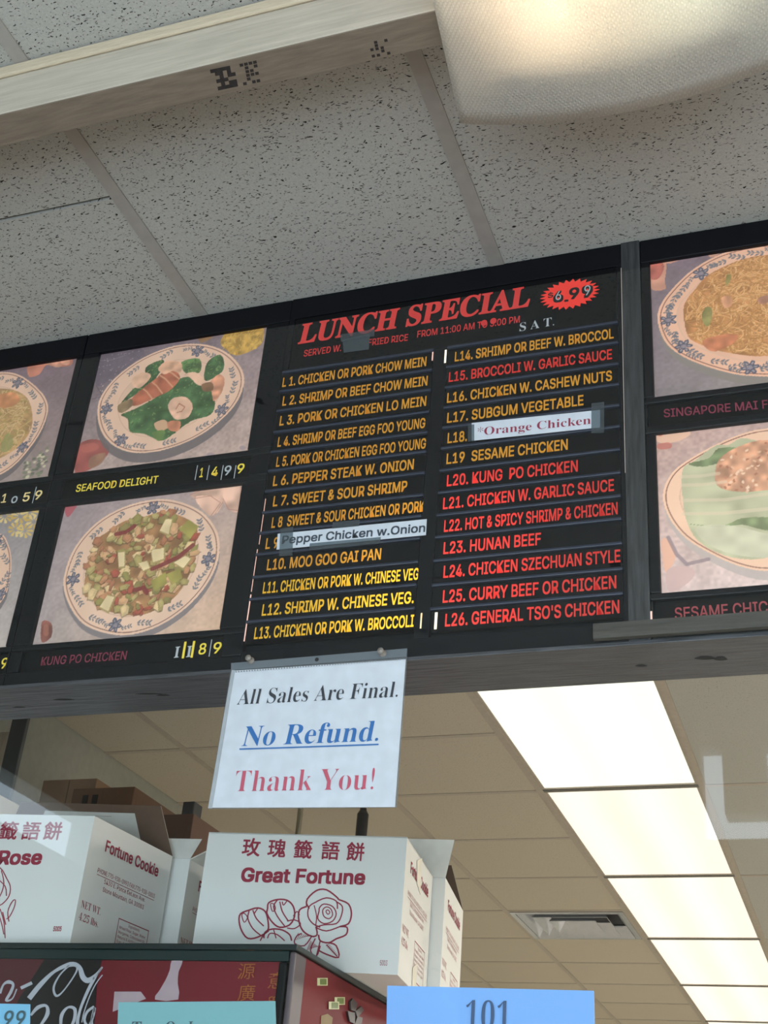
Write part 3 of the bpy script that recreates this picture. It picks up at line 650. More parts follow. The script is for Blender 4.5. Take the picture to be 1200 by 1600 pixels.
digits(cB[1], [(serif('I'), 272, 279, 1028, GREYV), (serif('I'), 291, 298, 1027, GREYV), ('8', 310, 321, 1023, GY), ('9', 332.5, 344.5, 1021.5, GY)])
a = bp_(286, 1029, BY+.006); b = bp_(304, 1002, BY+.006); MB().box(a.x-.002, a.x+.002, BY+.0046, BY+.0055, a.z, b.z).build('digit_holder', GY, cB[1]); MB().box(b.x-.002, b.x+.002, BY+.0046, BY+.0055, a.z, b.z).build('digit_holder', GY, cB[1])
vbar(cB[1], 327, 1026, 1000, GREYV)

# right column
tC, cC = panel_column('photo menu panel at the right edge with noodle plate above', -.2565, .19, (-.240, .140))
zc = lambda P: pxp(P, 960, 340, 1/4.446); zd = lambda P: pxp(P, 960, 640, 1/3.808)
pr = Print(-.240, .140, 1.262, 1.553, 31)
pr.bgd((112, 98, 110), (96, 84, 96), (118, 112, 118), (150, 140, 134))
pr.poly(zc([(240, 290), (300, 275), (360, 320), (350, 440), (355, 495), (270, 505), (245, 450)]), (196, 140, 120), 1, (60, .12)); pr.poly(zc([(245, 300), (310, 290), (345, 340), (310, 420), (250, 420)]), (168, 84, 76), .85, (80, .25)); pr.poly(zc([(320, 270), (430, 240), (580, 228), (500, 270), (400, 315), (350, 310)]), (192, 140, 124), 1, (60, .12)); pr.poly(zc([(660, 210), (800, 190), (750, 235), (690, 275), (655, 265)]), (200, 150, 130), 1, (60, .15))
P = zc([(300, 720), (315, 620), (380, 520), (520, 380), (700, 270), (900, 205), (1100, 180), (1350, 200), (1600, 320), (1700, 560), (1600, 850), (1350, 1050), (1150, 1100), (950, 1100), (800, 1080), (600, 1020), (450, 950), (350, 860)])
plate(pr, P, (220, 172, 146), (120, 116, 112), .76, -.018); decorate(pr, P, 22, .87, 0)
Fd = zc([(480, 640), (510, 560), (560, 500), (650, 400), (860, 300), (1067, 260), (1300, 280), (1500, 420), (1550, 640), (1400, 860), (1067, 960), (800, 940), (620, 890), (510, 820)])
pr.poly(Fd, (176, 120, 74), 1, (60, .2)); noodles(pr, Fd, 900, [(216, 158, 100), (196, 140, 84), (226, 172, 116), (180, 126, 74)])
for q, c in (([(605, 680), (640, 620), (680, 640), (665, 740), (630, 750)], (124, 124, 74)), ([(740, 560), (800, 545), (820, 600), (770, 630)], (206, 146, 112)), ([(620, 850), (720, 820), (850, 810), (830, 870), (700, 930), (630, 900)], (180, 108, 78)), ([(1000, 560), (1067, 540), (1067, 590), (1010, 600)], (160, 112, 96)), ([(780, 400), (810, 400), (800, 450), (770, 470)], (140, 134, 78))): pr.poly(zc(q), c, .9, (90, .2))
pr.build(tC, PMR, BY+.008)
pr = Print(-.240, .140, .9005, 1.190, 32)
pr.bgd((176, 146, 140), (160, 140, 138), (200, 178, 176), (196, 180, 178), .07)  # glare washing out this print is put into its pale colours
pr.poly(zd([(250, 130), (440, 125), (430, 165), (330, 200), (255, 190)]), (214, 172, 150), 1); pr.poly(zd([(255, 130), (320, 125), (270, 160)]), (190, 96, 80), .9); pr.poly(zd([(258, 205), (320, 195), (345, 215), (320, 235), (262, 235)]), (178, 100, 90), .8)
pr.poly(zd([(280, 780), (330, 780), (365, 870), (330, 950), (300, 960)]), (216, 166, 144), 1); pr.poly(zd([(310, 960), (400, 930), (480, 960), (440, 1030), (330, 1085)]), (190, 160, 158), .9)
P = zd([(290, 540), (305, 440), (380, 340), (560, 230), (740, 150), (914, 110), (1150, 110), (1350, 250), (1420, 500), (1300, 780), (1100, 920), (914, 960), (740, 930), (560, 850), (420, 760), (330, 650)])
plate(pr, P, (224, 184, 158), (168, 158, 156), .78)
pr.poly(zd([(405, 360), (470, 310), (600, 215), (680, 210), (760, 170), (914, 200), (1200, 240), (1280, 500), (1150, 780), (914, 880), (700, 880), (520, 800), (440, 690), (410, 560)]), (170, 172, 142), 1, (50, .12))
pr.poly(zd([(440, 320), (560, 290), (620, 230), (740, 230), (700, 280), (600, 325), (500, 340)]), (98, 118, 82), .9, (80, .25)); pr.poly(zd([(620, 300), (740, 220), (914, 180), (1200, 230), (1200, 460), (914, 480), (760, 490), (640, 470), (600, 420)]), (190, 136, 108), .95, (90, .25))
for _ in range(120): x, z = rnd_in(pr, zd([(620, 300), (740, 220), (914, 180), (1200, 230), (1200, 460), (914, 480), (760, 490), (640, 470)])); pr.blob(x, z, .003, .002, pr.rnd.uniform(0, 3), pr.rnd.choice([(150, 92, 72), (214, 170, 140), (176, 116, 88), (226, 196, 170)]), .8)
for q in ((395, 400, 620, 380), (400, 450, 660, 430), (410, 540, 914, 500), (410, 620, 914, 590)): pr.line(zd([(q[0], q[1]), ((q[0]+q[2])/2, q[1]-4), (q[2], q[3])]), .006, (206, 188, 164), .5)
pr.poly(zd([(430, 680), (640, 690), (760, 645), (914, 640), (1150, 650), (1150, 720), (914, 720), (760, 685), (640, 700)]), (104, 124, 84), .85, (80, .25)); pr.poly(zd([(490, 700), (700, 690), (914, 740), (1100, 760), (1050, 840), (914, 880), (700, 860), (540, 790)]), (190, 190, 166), .9, (60, .1))
pr.line(zd([(320, 760), (370, 860), (430, 920), (560, 890)]), .006, (118, 104, 116), .7)
pr.build(tC, PMR, BY+.008)
mb = MB(); put_text(mb, 'SINGAPORE MAI FUN', bp_(1037.6, 652.5, BY+.006), bp_(1200, 638, BY+.006), .0165, off=.012, ref='SINGAPORE MAI F'); mb.build('lettering', GM, cC[0])
mb = MB(); put_text(mb, 'SESAME CHICKEN', bp_(1055, 968, BY+.006), bp_(1200, 957.7, BY+.006), .0195, off=.012, ref='SESAME CHIC'); mb.build('lettering', GMR, cC[1])

# ---- lunch board
tL = empty('lunch_menu_board', (-.605, BY+.04, ZB+CZ), 'black lunch special menu board with two columns of lit slide-in strips', 'menu board')
m = MB(); hdr = (-.918, -.298, 1.436, 1.556)
frame_with_holes(m, -.9292, -.2895, ZB, ZT, [(-.9278, -.6295, .855, 1.428), (-.6035, -.2965, .855, 1.428), (hdr[0], hdr[1], hdr[2], hdr[3])], BY, BY+.009)
m.box(-.9292, -.2895, BY+.0091, BY+.1, ZB+CZ, ZT+CZ); m.build('frame', BLACK, tL, bevel=.0015)
hp = MB().box(hdr[0]+.0008, hdr[1]-.0008, BY+.002, BY+.0089, hdr[2]+.0008+CZ, hdr[3]-.0008+CZ).build('header_panel', BLACK2, tL)
RT = mat('red_title', (198, 54, 50), .4, emit=.22)
mb = MB()
HY = BY+.0015
u2 = Vector((.0, 0, 1))
put_text(mb, serif('LUNCH SPECIAL'), bp_(466, 537.5, HY), bp_(826, 478.5, HY), .0465, off=.022, shear=.10, capr=.69, res=5)
mb.build('title_lettering', RT, hp)
mb = MB(); RTS = mat('red_small', (186, 46, 46), .4, emit=.25)
put_text(mb, 'SERVED W.', bp_(474.5, 557.5, HY), bp_(533, 548.6, HY), .0155, off=.012); mb.build('small_lettering', RTS, hp); mb = MB()
put_text(mb, 'FRIED RICE', bp_(575.3, 540.7, HY), bp_(637, 532.3, HY), .0155, off=.012); mb.build('small_lettering', RTS, hp); mb = MB()
put_text(mb, 'FROM 11:00 AM TO 3:00 PM', bp_(652, 527.6, HY), bp_(812, 504, HY), .0155, off=.012)
for q in ((756.5, 505), (771, 502)):
    c = bp_(q[0], q[1], HY); dm = MB(); dm.add([c+Vector((.006*math.cos(t), -.001, .007*math.sin(t))) for t in np.linspace(0, 2*math.pi, 13)[:-1]], [tuple(range(12))]); dm.build('red_dot', RTS, hp)
mb.build('small_lettering', RTS, hp)
mb = MB(); put_text(mb, serif('S A T.'), bp_(812, 518, HY), bp_(866, 508.5, HY), .019, capr=.69, off=-.008); mb.build('grey_lettering', GREYV, hp)
# burst
bc = bp_(890, 460, HY); mb = MB(); ns = 26; vs = []
for k in range(2*ns):
    t = math.pi*k/ns; r = 1 if k % 2 == 0 else .80
    x = .0535*r*math.cos(t); z = .034*r*math.sin(t); vs.append(bc+Vector((x, -.0012, z)))
    vs[-1] = vs[-1]
mb.add(vs+[v+Vector((0, .0011, 0)) for v in vs]+[bc+Vector((0, -.0012, 0))], [(i, (i+1) % (2*ns), 4*ns) for i in range(2*ns)]+[(i, i+2*ns, (i+1) % (2*ns)+2*ns, (i+1) % (2*ns)) for i in range(2*ns)])
burst = mb.build('price_burst', mat('burst_red', (214, 52, 42), .4, emit=.4), hp)
BK = mat('black_ink', (18, 16, 18), .5)
def btxt(s, x0, y0, x1, y1, cap, m, off=.02, lift=.0016, name='price_digit'):
    q = MB(); put_text(q, s, bp_(x0, y0, HY), bp_(x1, y1, HY), cap, off=off, lift=lift); q.build(name, m, burst)
btxt('$', 856.5, 466.5, 864.5, 465, .0145, BK)
btxt('6', 866, 473, 879, 471, .026, BK, .05, .0015); btxt('6', 868.5, 470.5, 877, 469, .020, GREYV, .0, .0022)
btxt('.', 883, 472, 887.5, 471.5, .026, BK, .03)
btxt('9', 890.5, 468.5, 904.5, 466, .026, BK, .03)
btxt('9', 911, 465.5, 925, 463.5, .028, BK, .06, .0015); btxt('9', 913.5, 463, 923, 461.5, .022, GREYV, .0, .0022)

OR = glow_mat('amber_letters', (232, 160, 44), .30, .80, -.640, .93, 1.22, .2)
YE = glow_mat('amber_letters_bright', (246, 190, 44), .36, .9, -.640, .95, 1.3, .22)  # stronger backlight of the lower rows put into a brighter letter colour
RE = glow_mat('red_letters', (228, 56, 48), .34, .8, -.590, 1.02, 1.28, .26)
LEFT = [('L 1. CHICKEN OR PORK CHOW MEIN', 440.8, 604.8, 665.3, 570.7), ('L 2. SHRIMP OR BEEF CHOW MEIN', 440.8, 634.7, 667.2, 600.5), ('L 3. PORK OR CHICKEN LO MEIN', 436.7, 663.5, 665, 634.6),
 ('L 4. SHRIMP OR BEEF EGG FOO YOUNG', 433.5, 697, 663.5, 668.8), ('L 5. PORK OR CHICKEN EGG FOO YOUNG', 431.4, 727.3, 664.5, 701.8), ('L 6. PEPPER STEAK W. ONION', 426.2, 759.3, 645.6, 732.5),
 ('L 7. SWEET & SOUR SHRIMP', 426.2, 790.8, 635.1, 767.2), ('L 8  SWEET & SOUR CHICKEN OR PORK', 424, 823.4, 662.4, 799.7), ('L 9', 414.6, 857.5, 433.5, 855.4), ('L10. MOO GOO GAI PAN', 416.7, 890, 594.2, 874.3),
 ('L11. CHICKEN OR PORK W. CHINESE VEG.', 410.4, 925.7, 656.6, 905.8), ('L12. SHRIMP W. CHINESE VEG.', 408.9, 960.9, 645.6, 942.5), ('L13. CHICKEN OR PORK W. BROCCOLI', 396.8, 997, 645.6, 979.8)]
RIGHT = [('L14. SRHIMP OR BEEF W. BROCCOL', 710.7, 562.7, 958.5, 529.7), ('L15. BROCCOLI W. GARLIC SAUCE', 701.3, 594.2, 955.9, 562.7), ('L16. CHICKEN W. CASHEW NUTS', 698.6, 627.3, 955.9, 595.8), ('L17. SUBGUM VEGETABLE', 698.6, 659.3, 911.2, 633.6),
 ('L18.', 699.2, 691.9, 729, 688.7), ('L19  SESAME CHICKEN', 697.6, 724.1, 886.6, 702.6), ('L20. KUNG  PO CHICKEN', 698.1, 758.8, 902.3, 736.7), ('L21. CHICKEN W. GARLIC SAUCE', 692.3, 793.4, 959, 768.2), ('L22. HOT & SPICY SHRIMP & CHICKEN', 693.9, 827.6, 964.8, 806),
 ('L23. HUNAN BEEF', 692.9, 863.8, 844.6, 852.2), ('L24. CHICKEN SZECHUAN STYLE', 692.9, 900.5, 969, 879.5), ('L25. CURRY BEEF OR CHICKEN', 691.8, 939.4, 962.7, 920.5), ('L26. GENERAL TSO\'S CHICKEN', 695.5, 976, 967.4, 959.9)]
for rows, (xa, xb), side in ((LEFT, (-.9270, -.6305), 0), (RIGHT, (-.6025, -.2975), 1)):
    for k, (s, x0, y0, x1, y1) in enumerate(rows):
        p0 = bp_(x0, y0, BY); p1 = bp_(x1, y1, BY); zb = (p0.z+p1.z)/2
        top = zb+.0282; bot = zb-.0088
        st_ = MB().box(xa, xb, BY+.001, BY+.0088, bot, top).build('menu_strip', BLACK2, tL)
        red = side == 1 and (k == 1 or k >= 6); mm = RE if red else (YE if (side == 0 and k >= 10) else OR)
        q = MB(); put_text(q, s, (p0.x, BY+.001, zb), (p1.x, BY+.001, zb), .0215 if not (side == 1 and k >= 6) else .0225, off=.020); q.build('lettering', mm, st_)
        MB().box(xa-.001, xb+.001, BY-.004, BY+.0088, top+.0006, top+.0056).build('strip_rail', RAIL, tL, bevel=.0012)
LEAK = emis('light_leak', (255, 140, 60), .6); LEAKW = emis('light_leak_pale', (255, 232, 190), 1.1); LEAKY = emis('light_leak_yellow', (255, 200, 50), 1.0)
def leak(x, y0, y1, w, m, Y=BY-.0004):
    a = bp_(x, y0, BY); b = bp_(x, y1, BY); xm = max((a.x+b.x)/2, -.9275)
    MB().box(xm-w/2, xm+w/2, Y, BY+.0005, b.z, a.z).build('light_gap', m, tL)
leak(676, 563, 547, .0022, LEAK); leak(677.5, 565, 545, .0022, LEAKW, BY-.0003) if False else None
leak(696, 567, 547, .0035, LEAKW); leak(658, 982, 958, .0024, LEAKY); leak(681, 983, 957, .0042, LEAKW)
leak(381.5, 1002, 930, .0018, LEAK); leak(386.5, 925, 860, .001, LEAK); leak(410, 780, 850, .0009, LEAK)
# seam posts of black wood between panels
for x0, x1, lab in ((-.2893, -.2567, 'weathered black wood upright between lunch menu and right photo panel'),):
    o = MB().box(x0, x1, BY-.002, BY+.09, ZB+.0+CZ, ZT+CZ).build('wood_upright', BWOODV, None, bevel=.0006); tag(o, lab, 'wood trim')
g = MB(); a = bp_(976, 418, BY); b_ = bp_(984, 738, BY); g.box(-.2901, -.2893, BY-.0005, BY+.002, b_.z, a.z); g.build('light_gap', emis('gap_tan', (190, 150, 110), .6), tL)
g = MB(); a = bp_(1021, 955, BY); b_ = bp_(1022, 982, BY); g.box(-.2567, -.2540, BY-.0008, BY+.002, b_.z, a.z); g.build('light_gap', LEAK, tC)
# wooden underside rail of the light box
r_ = empty('wooden_rail', (-.9, 1.8, .8+CZ), 'black stained wooden rail running along the underside of the menu boards', 'rail')
MB().box(XL, XR-1.6, BY-.004, 1.879, ZB-.001-.006+CZ, ZB-.0006+CZ).build('plank', BWOOD, r_, bevel=.001)
tag(MB().box(-.34, .9, BY-.018, BY-.0065, .824+CZ, .849+CZ).build('wood_moulding', mat('brown_black_wood', (62, 58, 52), .6, noise=(10, .4, (1, 12, 12)), bump=(10, .5)), None, bevel=.001), 'brownish black moulding along the bottom of the right photo panel', 'wood trim')
tag(MB().box(XL, XR-1.6, 1.8455, 1.879, ZB+.0005+CZ, ZT+CZ).build('back_board', BLACK), 'black back board closing the menu light box toward the kitchen', 'board')
KN = mat('knot_dark', (14, 13, 14), .8)
for x, y, w, h in ((1102, 1028, 16, 3), (1126, 1029, 10, 3.4), (1002, 1040, 9, 2), (232, 1084, 20, 1.2), (100, 1093, 16, 1.5), (255, 1086, 10, 1.6), (30, 1105, 10, 1)):
    kn = MB(); kn.add([ach(x+w*math.cos(t)*(1+.2*math.sin(3*t)), y+h*math.sin(t), ZB-.0075) for t in np.linspace(0, 2*math.pi, 15)[:-1]], [tuple(range(14))]); kn.build('knot', KN, r_)
o = MB().box(-2.02, -1.842, BY+.01, BY+.1, ZB+CZ, ZT+CZ).build('blank_panel', BLACK); tag(o, 'plain black end panel beyond the leftmost photo panel', 'panel')

# ---- taped paper strips
TAPE = clear_mat('clear_tape', (225, 230, 232), .22, .2, 1.2, 1.5, (150, 156, 160))
def paper_strip(name, label, cat, quad, texts, tapes, Y=BY-.0052, m=PAPER):
    q = [bp_(x, y, Y) for x, y in quad]; c = sum(q, Vector())/4
    t = empty(name, (c.x, c.y, min(v.z for v in q)), label, cat)
    pp = MB().slab(q, (0, -1, 0), .0006).build('paper', m, t)
    for s, x0, y0, x1, y1, cap, mm, kw in texts:
        b = MB(); put_text(b, s, bp_(x0, y0, Y), bp_(x1, y1, Y), cap, lift=.0004, **kw); b.build('lettering', mm, pp)
    for tq in tapes:
        MB().slab([bp_(x, y, Y-.0008) for x, y in tq], (0, -1, 0), .0002).build('tape', TAPE, t)
    return t
NAVY = mat('slate_ink', (52, 60, 72), .6); MAR = mat('maroon_ink', (142, 40, 66), .6)
paper_strip('paper_label', 'white paper strip lettered in slate, taped over the ninth left menu row', 'label', [(434, 834), (666.8, 811), (665.4, 836), (432, 858.8)],
 [('Pepper Chicken w.Onion', 440.7, 850, 663.7, 831, .0165, NAVY, dict(off=.022))],
 [[(438, 826), (458, 823), (457, 868), (436, 869)], [(520, 816), (562, 812), (561, 822), (519, 826)], [(484, 849), (595, 839), (594, 849), (483, 860)]])
paper_strip('paper_label', 'white paper strip lettered in maroon, taped over the fifth right menu row', 'label', [(737, 661), (937.5, 640.4), (937.5, 667.7), (737, 688.7)],
 [(serif('*Orange Chicken'), 746, 681, 923.3, 662.5, .0165, MAR, dict(off=-.006, capr=.69))], [[(924, 630), (944, 628), (944, 676), (924, 677)], [(731, 664), (741, 663), (741, 689), (731, 690)]])
tp = MB().slab([bp_(x, y, BY-.001) for x, y in ((535, 531), (578, 521), (576, 546), (537, 551))], (0, -1, 0), .0004); tag(tp.build('tape_patch', clear_mat('grey_tape', (150, 155, 158), .8, .3, 1, 1.5, (105, 112, 116)), None), 'grey crinkled tape patch covering words under the red title', 'tape')
tp = MB().slab([bp_(x, y, BY-.0014) for x, y in ((531, 523), (585, 514), (585, 525), (533, 534))], (0, -1, 0), .0003); tag(tp.build('tape_patch', TAPE, None), 'thin clear tape piece just under the red title letters', 'tape')

# ---- sleeve sign hanging on push pins
SY = 1.734
sl = empty('notice_sign', (-.79, SY, .583+CZ), 'white notice in a clear plastic sleeve pinned below the lunch menu', 'sign')
def sp(x, y, d=0): return bp_(x, y, SY-d)
SLV = clear_mat('sleeve_plastic', (236, 238, 240), .28, .08, 1.6, 1.5, (176, 180, 184))
MB().slab([sp(362, 1037), (sp(637, 1013.5)), sp(620, 1262), sp(325, 1264)], (0, -1, 0), .0004).build('sleeve', SLV, sl)
pp = MB().slab([sp(365, 1048, .001), sp(634, 1030, .001), sp(617, 1261, .001), sp(331, 1262, .001)], (0, -1, 0), .0005).build('paper', PAPER, sl)
MB().slab([sp(361, 1036, .002), sp(636, 1013, .002), sp(635, 1026, .002), sp(361, 1047, .002)], (0, -1, 0), .0004).build('binding_edge', clear_mat('binding_plastic', (228, 232, 236), .55, .15, 1.4, 1.5, (170, 176, 182)), sl)
MB().slab([sp(362, 1047, .002), sp(367, 1047, .002), sp(331, 1263, .002), sp(325, 1263, .002)], (0, -1, 0), .0003).build('welded_seam', mat('seam_grey', (168, 170, 174), .4), sl)
tk = MB()
for k in range(62):
    t = k/61; x = 368+t*256; y = 1048.5-t*19.5; tk.add([sp(x, y, .0028), sp(x+1.6, y-.1, .0028), sp(x+1.7, y+2.2, .0028), sp(x+.1, y+2.3, .0028)], [(0, 1, 2, 3)])
tk.build('weld_ticks', mat('tick_grey', (120, 122, 126), .5), sl)['kind'] = 'stuff'
BKI = mat('charcoal_ink', (48, 50, 58), .6); BLU = mat('blue_ink', (46, 104, 168), .6); ROS = mat('rose_ink', (190, 84, 104), .6)
def stxt(s, x0, y0, x1, y1, cap, m, **kw):
    d = (sp(x1, y1)-sp(x0, y0)).normalized(); b = MB(); put_text(b, s, sp(x0, y0, .0016), sp(x1, y1, .0016), cap, lift=.0003, capr=.69, **kw)
    b.build('lettering', m, pp)
stxt(serif('All Sales Are Final.'), 369.7, 1101.3, 621, 1089, .0265, BKI, shear=.10, off=-.010)
stxt(serif('No Refund.'), 377, 1166, 590.4, 1157.7, .0335, BLU, shear=.12, off=-.006)
b = MB(); stroke(b, [(374, 1170.5), (480, 1167), (591.5, 1163)], 2.2, lambda x, y: sp(x, y, .0022)); b.build('underline', BLU, pp)
stxt(serif('Thank You!'), 365, 1236.9, 583, 1233.7, .0345, ROS, shear=.02, off=-.030)
hl = MB(); c = sp(495, 1030.5, .0026); hl.add([c+Vector((.0035*math.cos(t), 0, .0035*math.sin(t))) for t in np.linspace(0, 2*math.pi, 17)[:-1]], [tuple(reversed(range(16)))]); hl.build('punched_hole', BK, sl)
PINM = clear_mat('pin_plastic', (190, 186, 180), .55, .1, 1.6, 1.5, (120, 112, 104))
for x, y, lab in ((392, 1032, 'clear push pin at the left top corner of the notice'), (598, 1021, 'clear push pin at the right top corner of the notice')):
    c = sp(x, y, .0045); t = empty('push_pin', tuple(c), lab, 'push pin')
    MB().cyl((c.x, BY-.0005, c.z), (c.x, SY-.004, c.z), .0009, 8).build('needle', VM, t)
    m = MB()
    prof = [(.0058, 0), (.006, -.0015), (.0034, -.003), (.003, -.009), (.0048, -.0105), (.0052, -.0125), (.0, -.0132)]
    n = 16; vs = [(c.x+r*math.cos(2*math.pi*i/n), SY-.0035+d, c.z+r*math.sin(2*math.pi*i/n)) for r, d in prof for i in range(n)]
    m.add(vs, [(k*n+i, k*n+(i+1) % n, (k+1)*n+(i+1) % n, (k+1)*n+i) for k in range(len(prof)-1) for i in range(n)]+[tuple(range(n))]); m.build('cap', mat('pin_grey', (142, 132, 124), .25), t, smooth=True)

# ------------------------------------------------------------------ cooler with cartons on top
CT = .512+CZ; CX = -1.03; CY = 2.32
ck = empty('drinks_cooler', (-1.45, CY+.35, 0), 'tall red drinks cooler with lit branded header, carrying the white cartons', 'cooler')
REDP = mat('red_enamel', (112, 22, 32), .5, noise=(5, .2, (1, 1, 1)), spec=.15)
MB().box(-1.86, CX, CY+.03, CY+.74, 0, CT-.012).build('cabinet', REDP, ck, bevel=.004)
MB().box(-1.865, CX+.004, CY+.0, CY+.745, CT-.0115, CT).build('top_cap', mat('black_green_trim', (20, 34, 34), .35), ck, bevel=.002)
MB().box(-1.86, CX-.012, CY+.002, CY+.0295, CT-.032, CT-.012).build('header_trim', mat('dark_green_trim', (16, 40, 40), .3), ck, bevel=.002)
MB().box(CX-.030, CX-.012, CY-.002, CY+.0295, CT-1.75, CT-.033).build('door_edge', BLACK, ck, bevel=.004)
MB().box(CX-.0115, CX+.001, CY+.004, CY+.06, .1, CT-.013).build('corner_post', mat('grey_post', (92, 80, 84), .35), ck, bevel=.004)
hd = MB().box(-1.86, CX-.0305, CY+.006, CY+.0295, CT-.36, CT-.0325).build('header_sign', mat('header_red', (104, 14, 30), .3, emit=.05, noise=(3, .25, (1, 1, 1))), ck)
MB().box(-1.86, CX-.0305, CY+.006, CY+.0295, .15, CT-.361).build('door', mat('door_dark', (40, 20, 24), .3), ck)
def hp_(d=0): return lambda x, y: at(x, y, CY+.0055-d)
b = MB(); b.add([hp_(.0)(x, y) for x, y in ((-30, 1497), (72, 1496), (60, 1540), (45, 1620), (-30, 1620))], [(0, 1, 2, 3, 4)]); b.build('header_print', mat('print_brown_red', (78, 26, 34), .3, emit=.08), hd)
b = MB(); b.add([hp_(.0003)(x, y) for x, y in ((72, 1495), (160, 1497), (152, 1530), (146, 1620), (0, 1620), (30, 1560))], [(0, 1, 2, 3, 4, 5)]); b.build('header_print', mat('print_black', (22, 16, 20), .3), hd)
SILV = mat('script_silver', (170, 174, 182), .35, emit=.12)
b = MB(); h = hp_(.0008); z8 = lambda P: [(x/3.636, 1240+y/3.636) for x, y in P]
# flowing script: capital, loop and the lower-line letters
stroke(b, z8([(165, 1165), (230, 1085), (310, 1010), (400, 970), (450, 985), (470, 1040), (500, 1062), (545, 1030), (582, 985)]), 5, h, taper=[1.6, 1.5, .9, 1.5, 1.3, 1.7, 1.7, .9, .5])
stroke(b, z8([(395, 975), (340, 1030), (305, 1100), (318, 1148), (352, 1130), (405, 1060), (438, 1000), (425, 975)]), 2.6, h, taper=[1, .8, 1.3, 1.5, .8, .8, 1, 1])
stroke(b, z8([(575, 990), (530, 1060), (490, 1140), (455, 1230), (440, 1310), (470, 1330)]), 3.6, h, taper=[.6, 1.4, 1.3, 1.1, 1.5, 1])
stroke(b, z8([(582, 1030), (545, 1080), (510, 1150), (478, 1240), (465, 1300)]), 1.6, h)
stroke(b, z8([(0, 1135), (20, 1085), (50, 1070), (75, 1085), (60, 1130), (35, 1175), (70, 1165), (95, 1110)]), 4, h, taper=[1, .7, 1.5, 1, 1.2, 1, .5, .5])
stroke(b, z8([(118, 1105), (182, 1075)]), 5, h)
stroke(b, z8([(175, 1260), (215, 1215), (262, 1205), (270, 1250), (235, 1310), (195, 1360), (180, 1330)]), 4, h, taper=[.8, 1.5, 1, 1.6, 1, 1, .8])
stroke(b, z8([(345, 1330), (350, 1260), (385, 1215), (425, 1225), (420, 1290), (385, 1345), (350, 1340)]), 4, h, taper=[1, 1.4, .8, 1.4, 1.2, 1, 1])
stroke(b, z8([(535, 1210), (495, 1240), (480, 1290), (505, 1320), (530, 1260), (538, 1215), (520, 1300), (540, 1330)]), 4, h)
b.build('script_lettering', SILV, hd)
b = MB(); b.add([hp_(.0006)(x, y) for x, y in smooth(z8([(978, 942), (1040, 942), (1015, 1010), (1010, 1080), (1012, 1170), (880, 1170), (905, 1120), (940, 1060), (965, 1000)]), True, 2)], [tuple(range(18))])
b.add([hp_(.0006)(x, y) for x, y in z8([(650, 1125), (800, 1125), (830, 1165), (640, 1240)])], [(0, 1, 2, 3)]); b.build('bottle_print', mat('print_silver', (168, 150, 156), .4, emit=.1), hd)
GOLD = mat('gold_ink', (150, 92, 40), .3, emit=.12)
for s, x, y in (('財', 372, 1500), ('源', 371, 1528), ('廣', 371, 1562), ('生', 421, 1500), ('意', 418, 1543), ('興', 416, 1580)):
    b = MB(); a = hp_(.001)(x, y); put_text(b, s, a, hp_(.001)(x+26, y-.5), .026, capr=.80, off=-.004, lift=.0002); b.build('gold_character', GOLD, hd)
# green-and-gold stickers on the side
GS = mat('sticker_green', (96, 116, 44), .3, noise=(200, .3, (1, 1, 1))); GS2 = mat('sticker_edge', (206, 204, 160), .3)
for x, y, lab in ((504, 1534, 'small green and gold sticker, highest on the cooler side'), (531, 1564, 'small green sticker partly behind another on the cooler side'), (522, 1571, 'small green and gold sticker, lowest on the cooler side')):
    f = (lambda ox: lambda px, py: att(px, py, (CX+ox, 0, 0), (1, 0, 0)))(.0012 if y != 1571 else .0024)
    t = empty('sticker', tuple(f(x, y)), lab, 'sticker')
    MB().slab([f(x-8, y-6), f(x+8, y-6), f(x+8, y+6), f(x-8, y+6)], (1, 0, 0), .0006).build('backing', GS2, t)
    MB().slab([f(x-4, y-4.6)+Vector((.0006, 0, 0)), f(x+6, y-4.6)+Vector((.0006, 0, 0)), f(x+6, y+4.6)+Vector((.0006, 0, 0)), f(x-4, y+4.6)+Vector((.0006, 0, 0))], (1, 0, 0), .0004).build('print', GS, t)
f = lambda px, py: att(px, py, (CX+.001, 0, 0), (1, 0, 0))
b = MB(); b.slab([f(502, 1587), f(512, 1584), f(520, 1590), f(516, 1625), f(500, 1625)], (1, 0, 0), .0005); tag(b.build('paper_scrap', mat('tan_scrap', (150, 128, 92), .6)), 'torn tan paper scrap stuck low on the red cooler side', 'paper')
t = empty('ribbon_bow', tuple(f(553, 1587)), 'dark crumpled ribbon bow on the red cooler side', 'ribbon')
b = MB()
for P_ in ([(545, 1565), (549, 1560), (556, 1568), (553, 1580), (546, 1578)], [(553, 1580), (562, 1572), (566, 1578), (556, 1590)], [(556, 1588), (564, 1590), (560, 1612), (548, 1612)], [(541, 1580), (552, 1582), (552, 1600), (544, 1596)]):
    b.slab([f(x, y)+Vector((.004, 0, 0)) for x, y in P_], (1, .3, 0), .0035)
b.build('loops', mat('dark_ribbon', (44, 28, 30), .4), t)

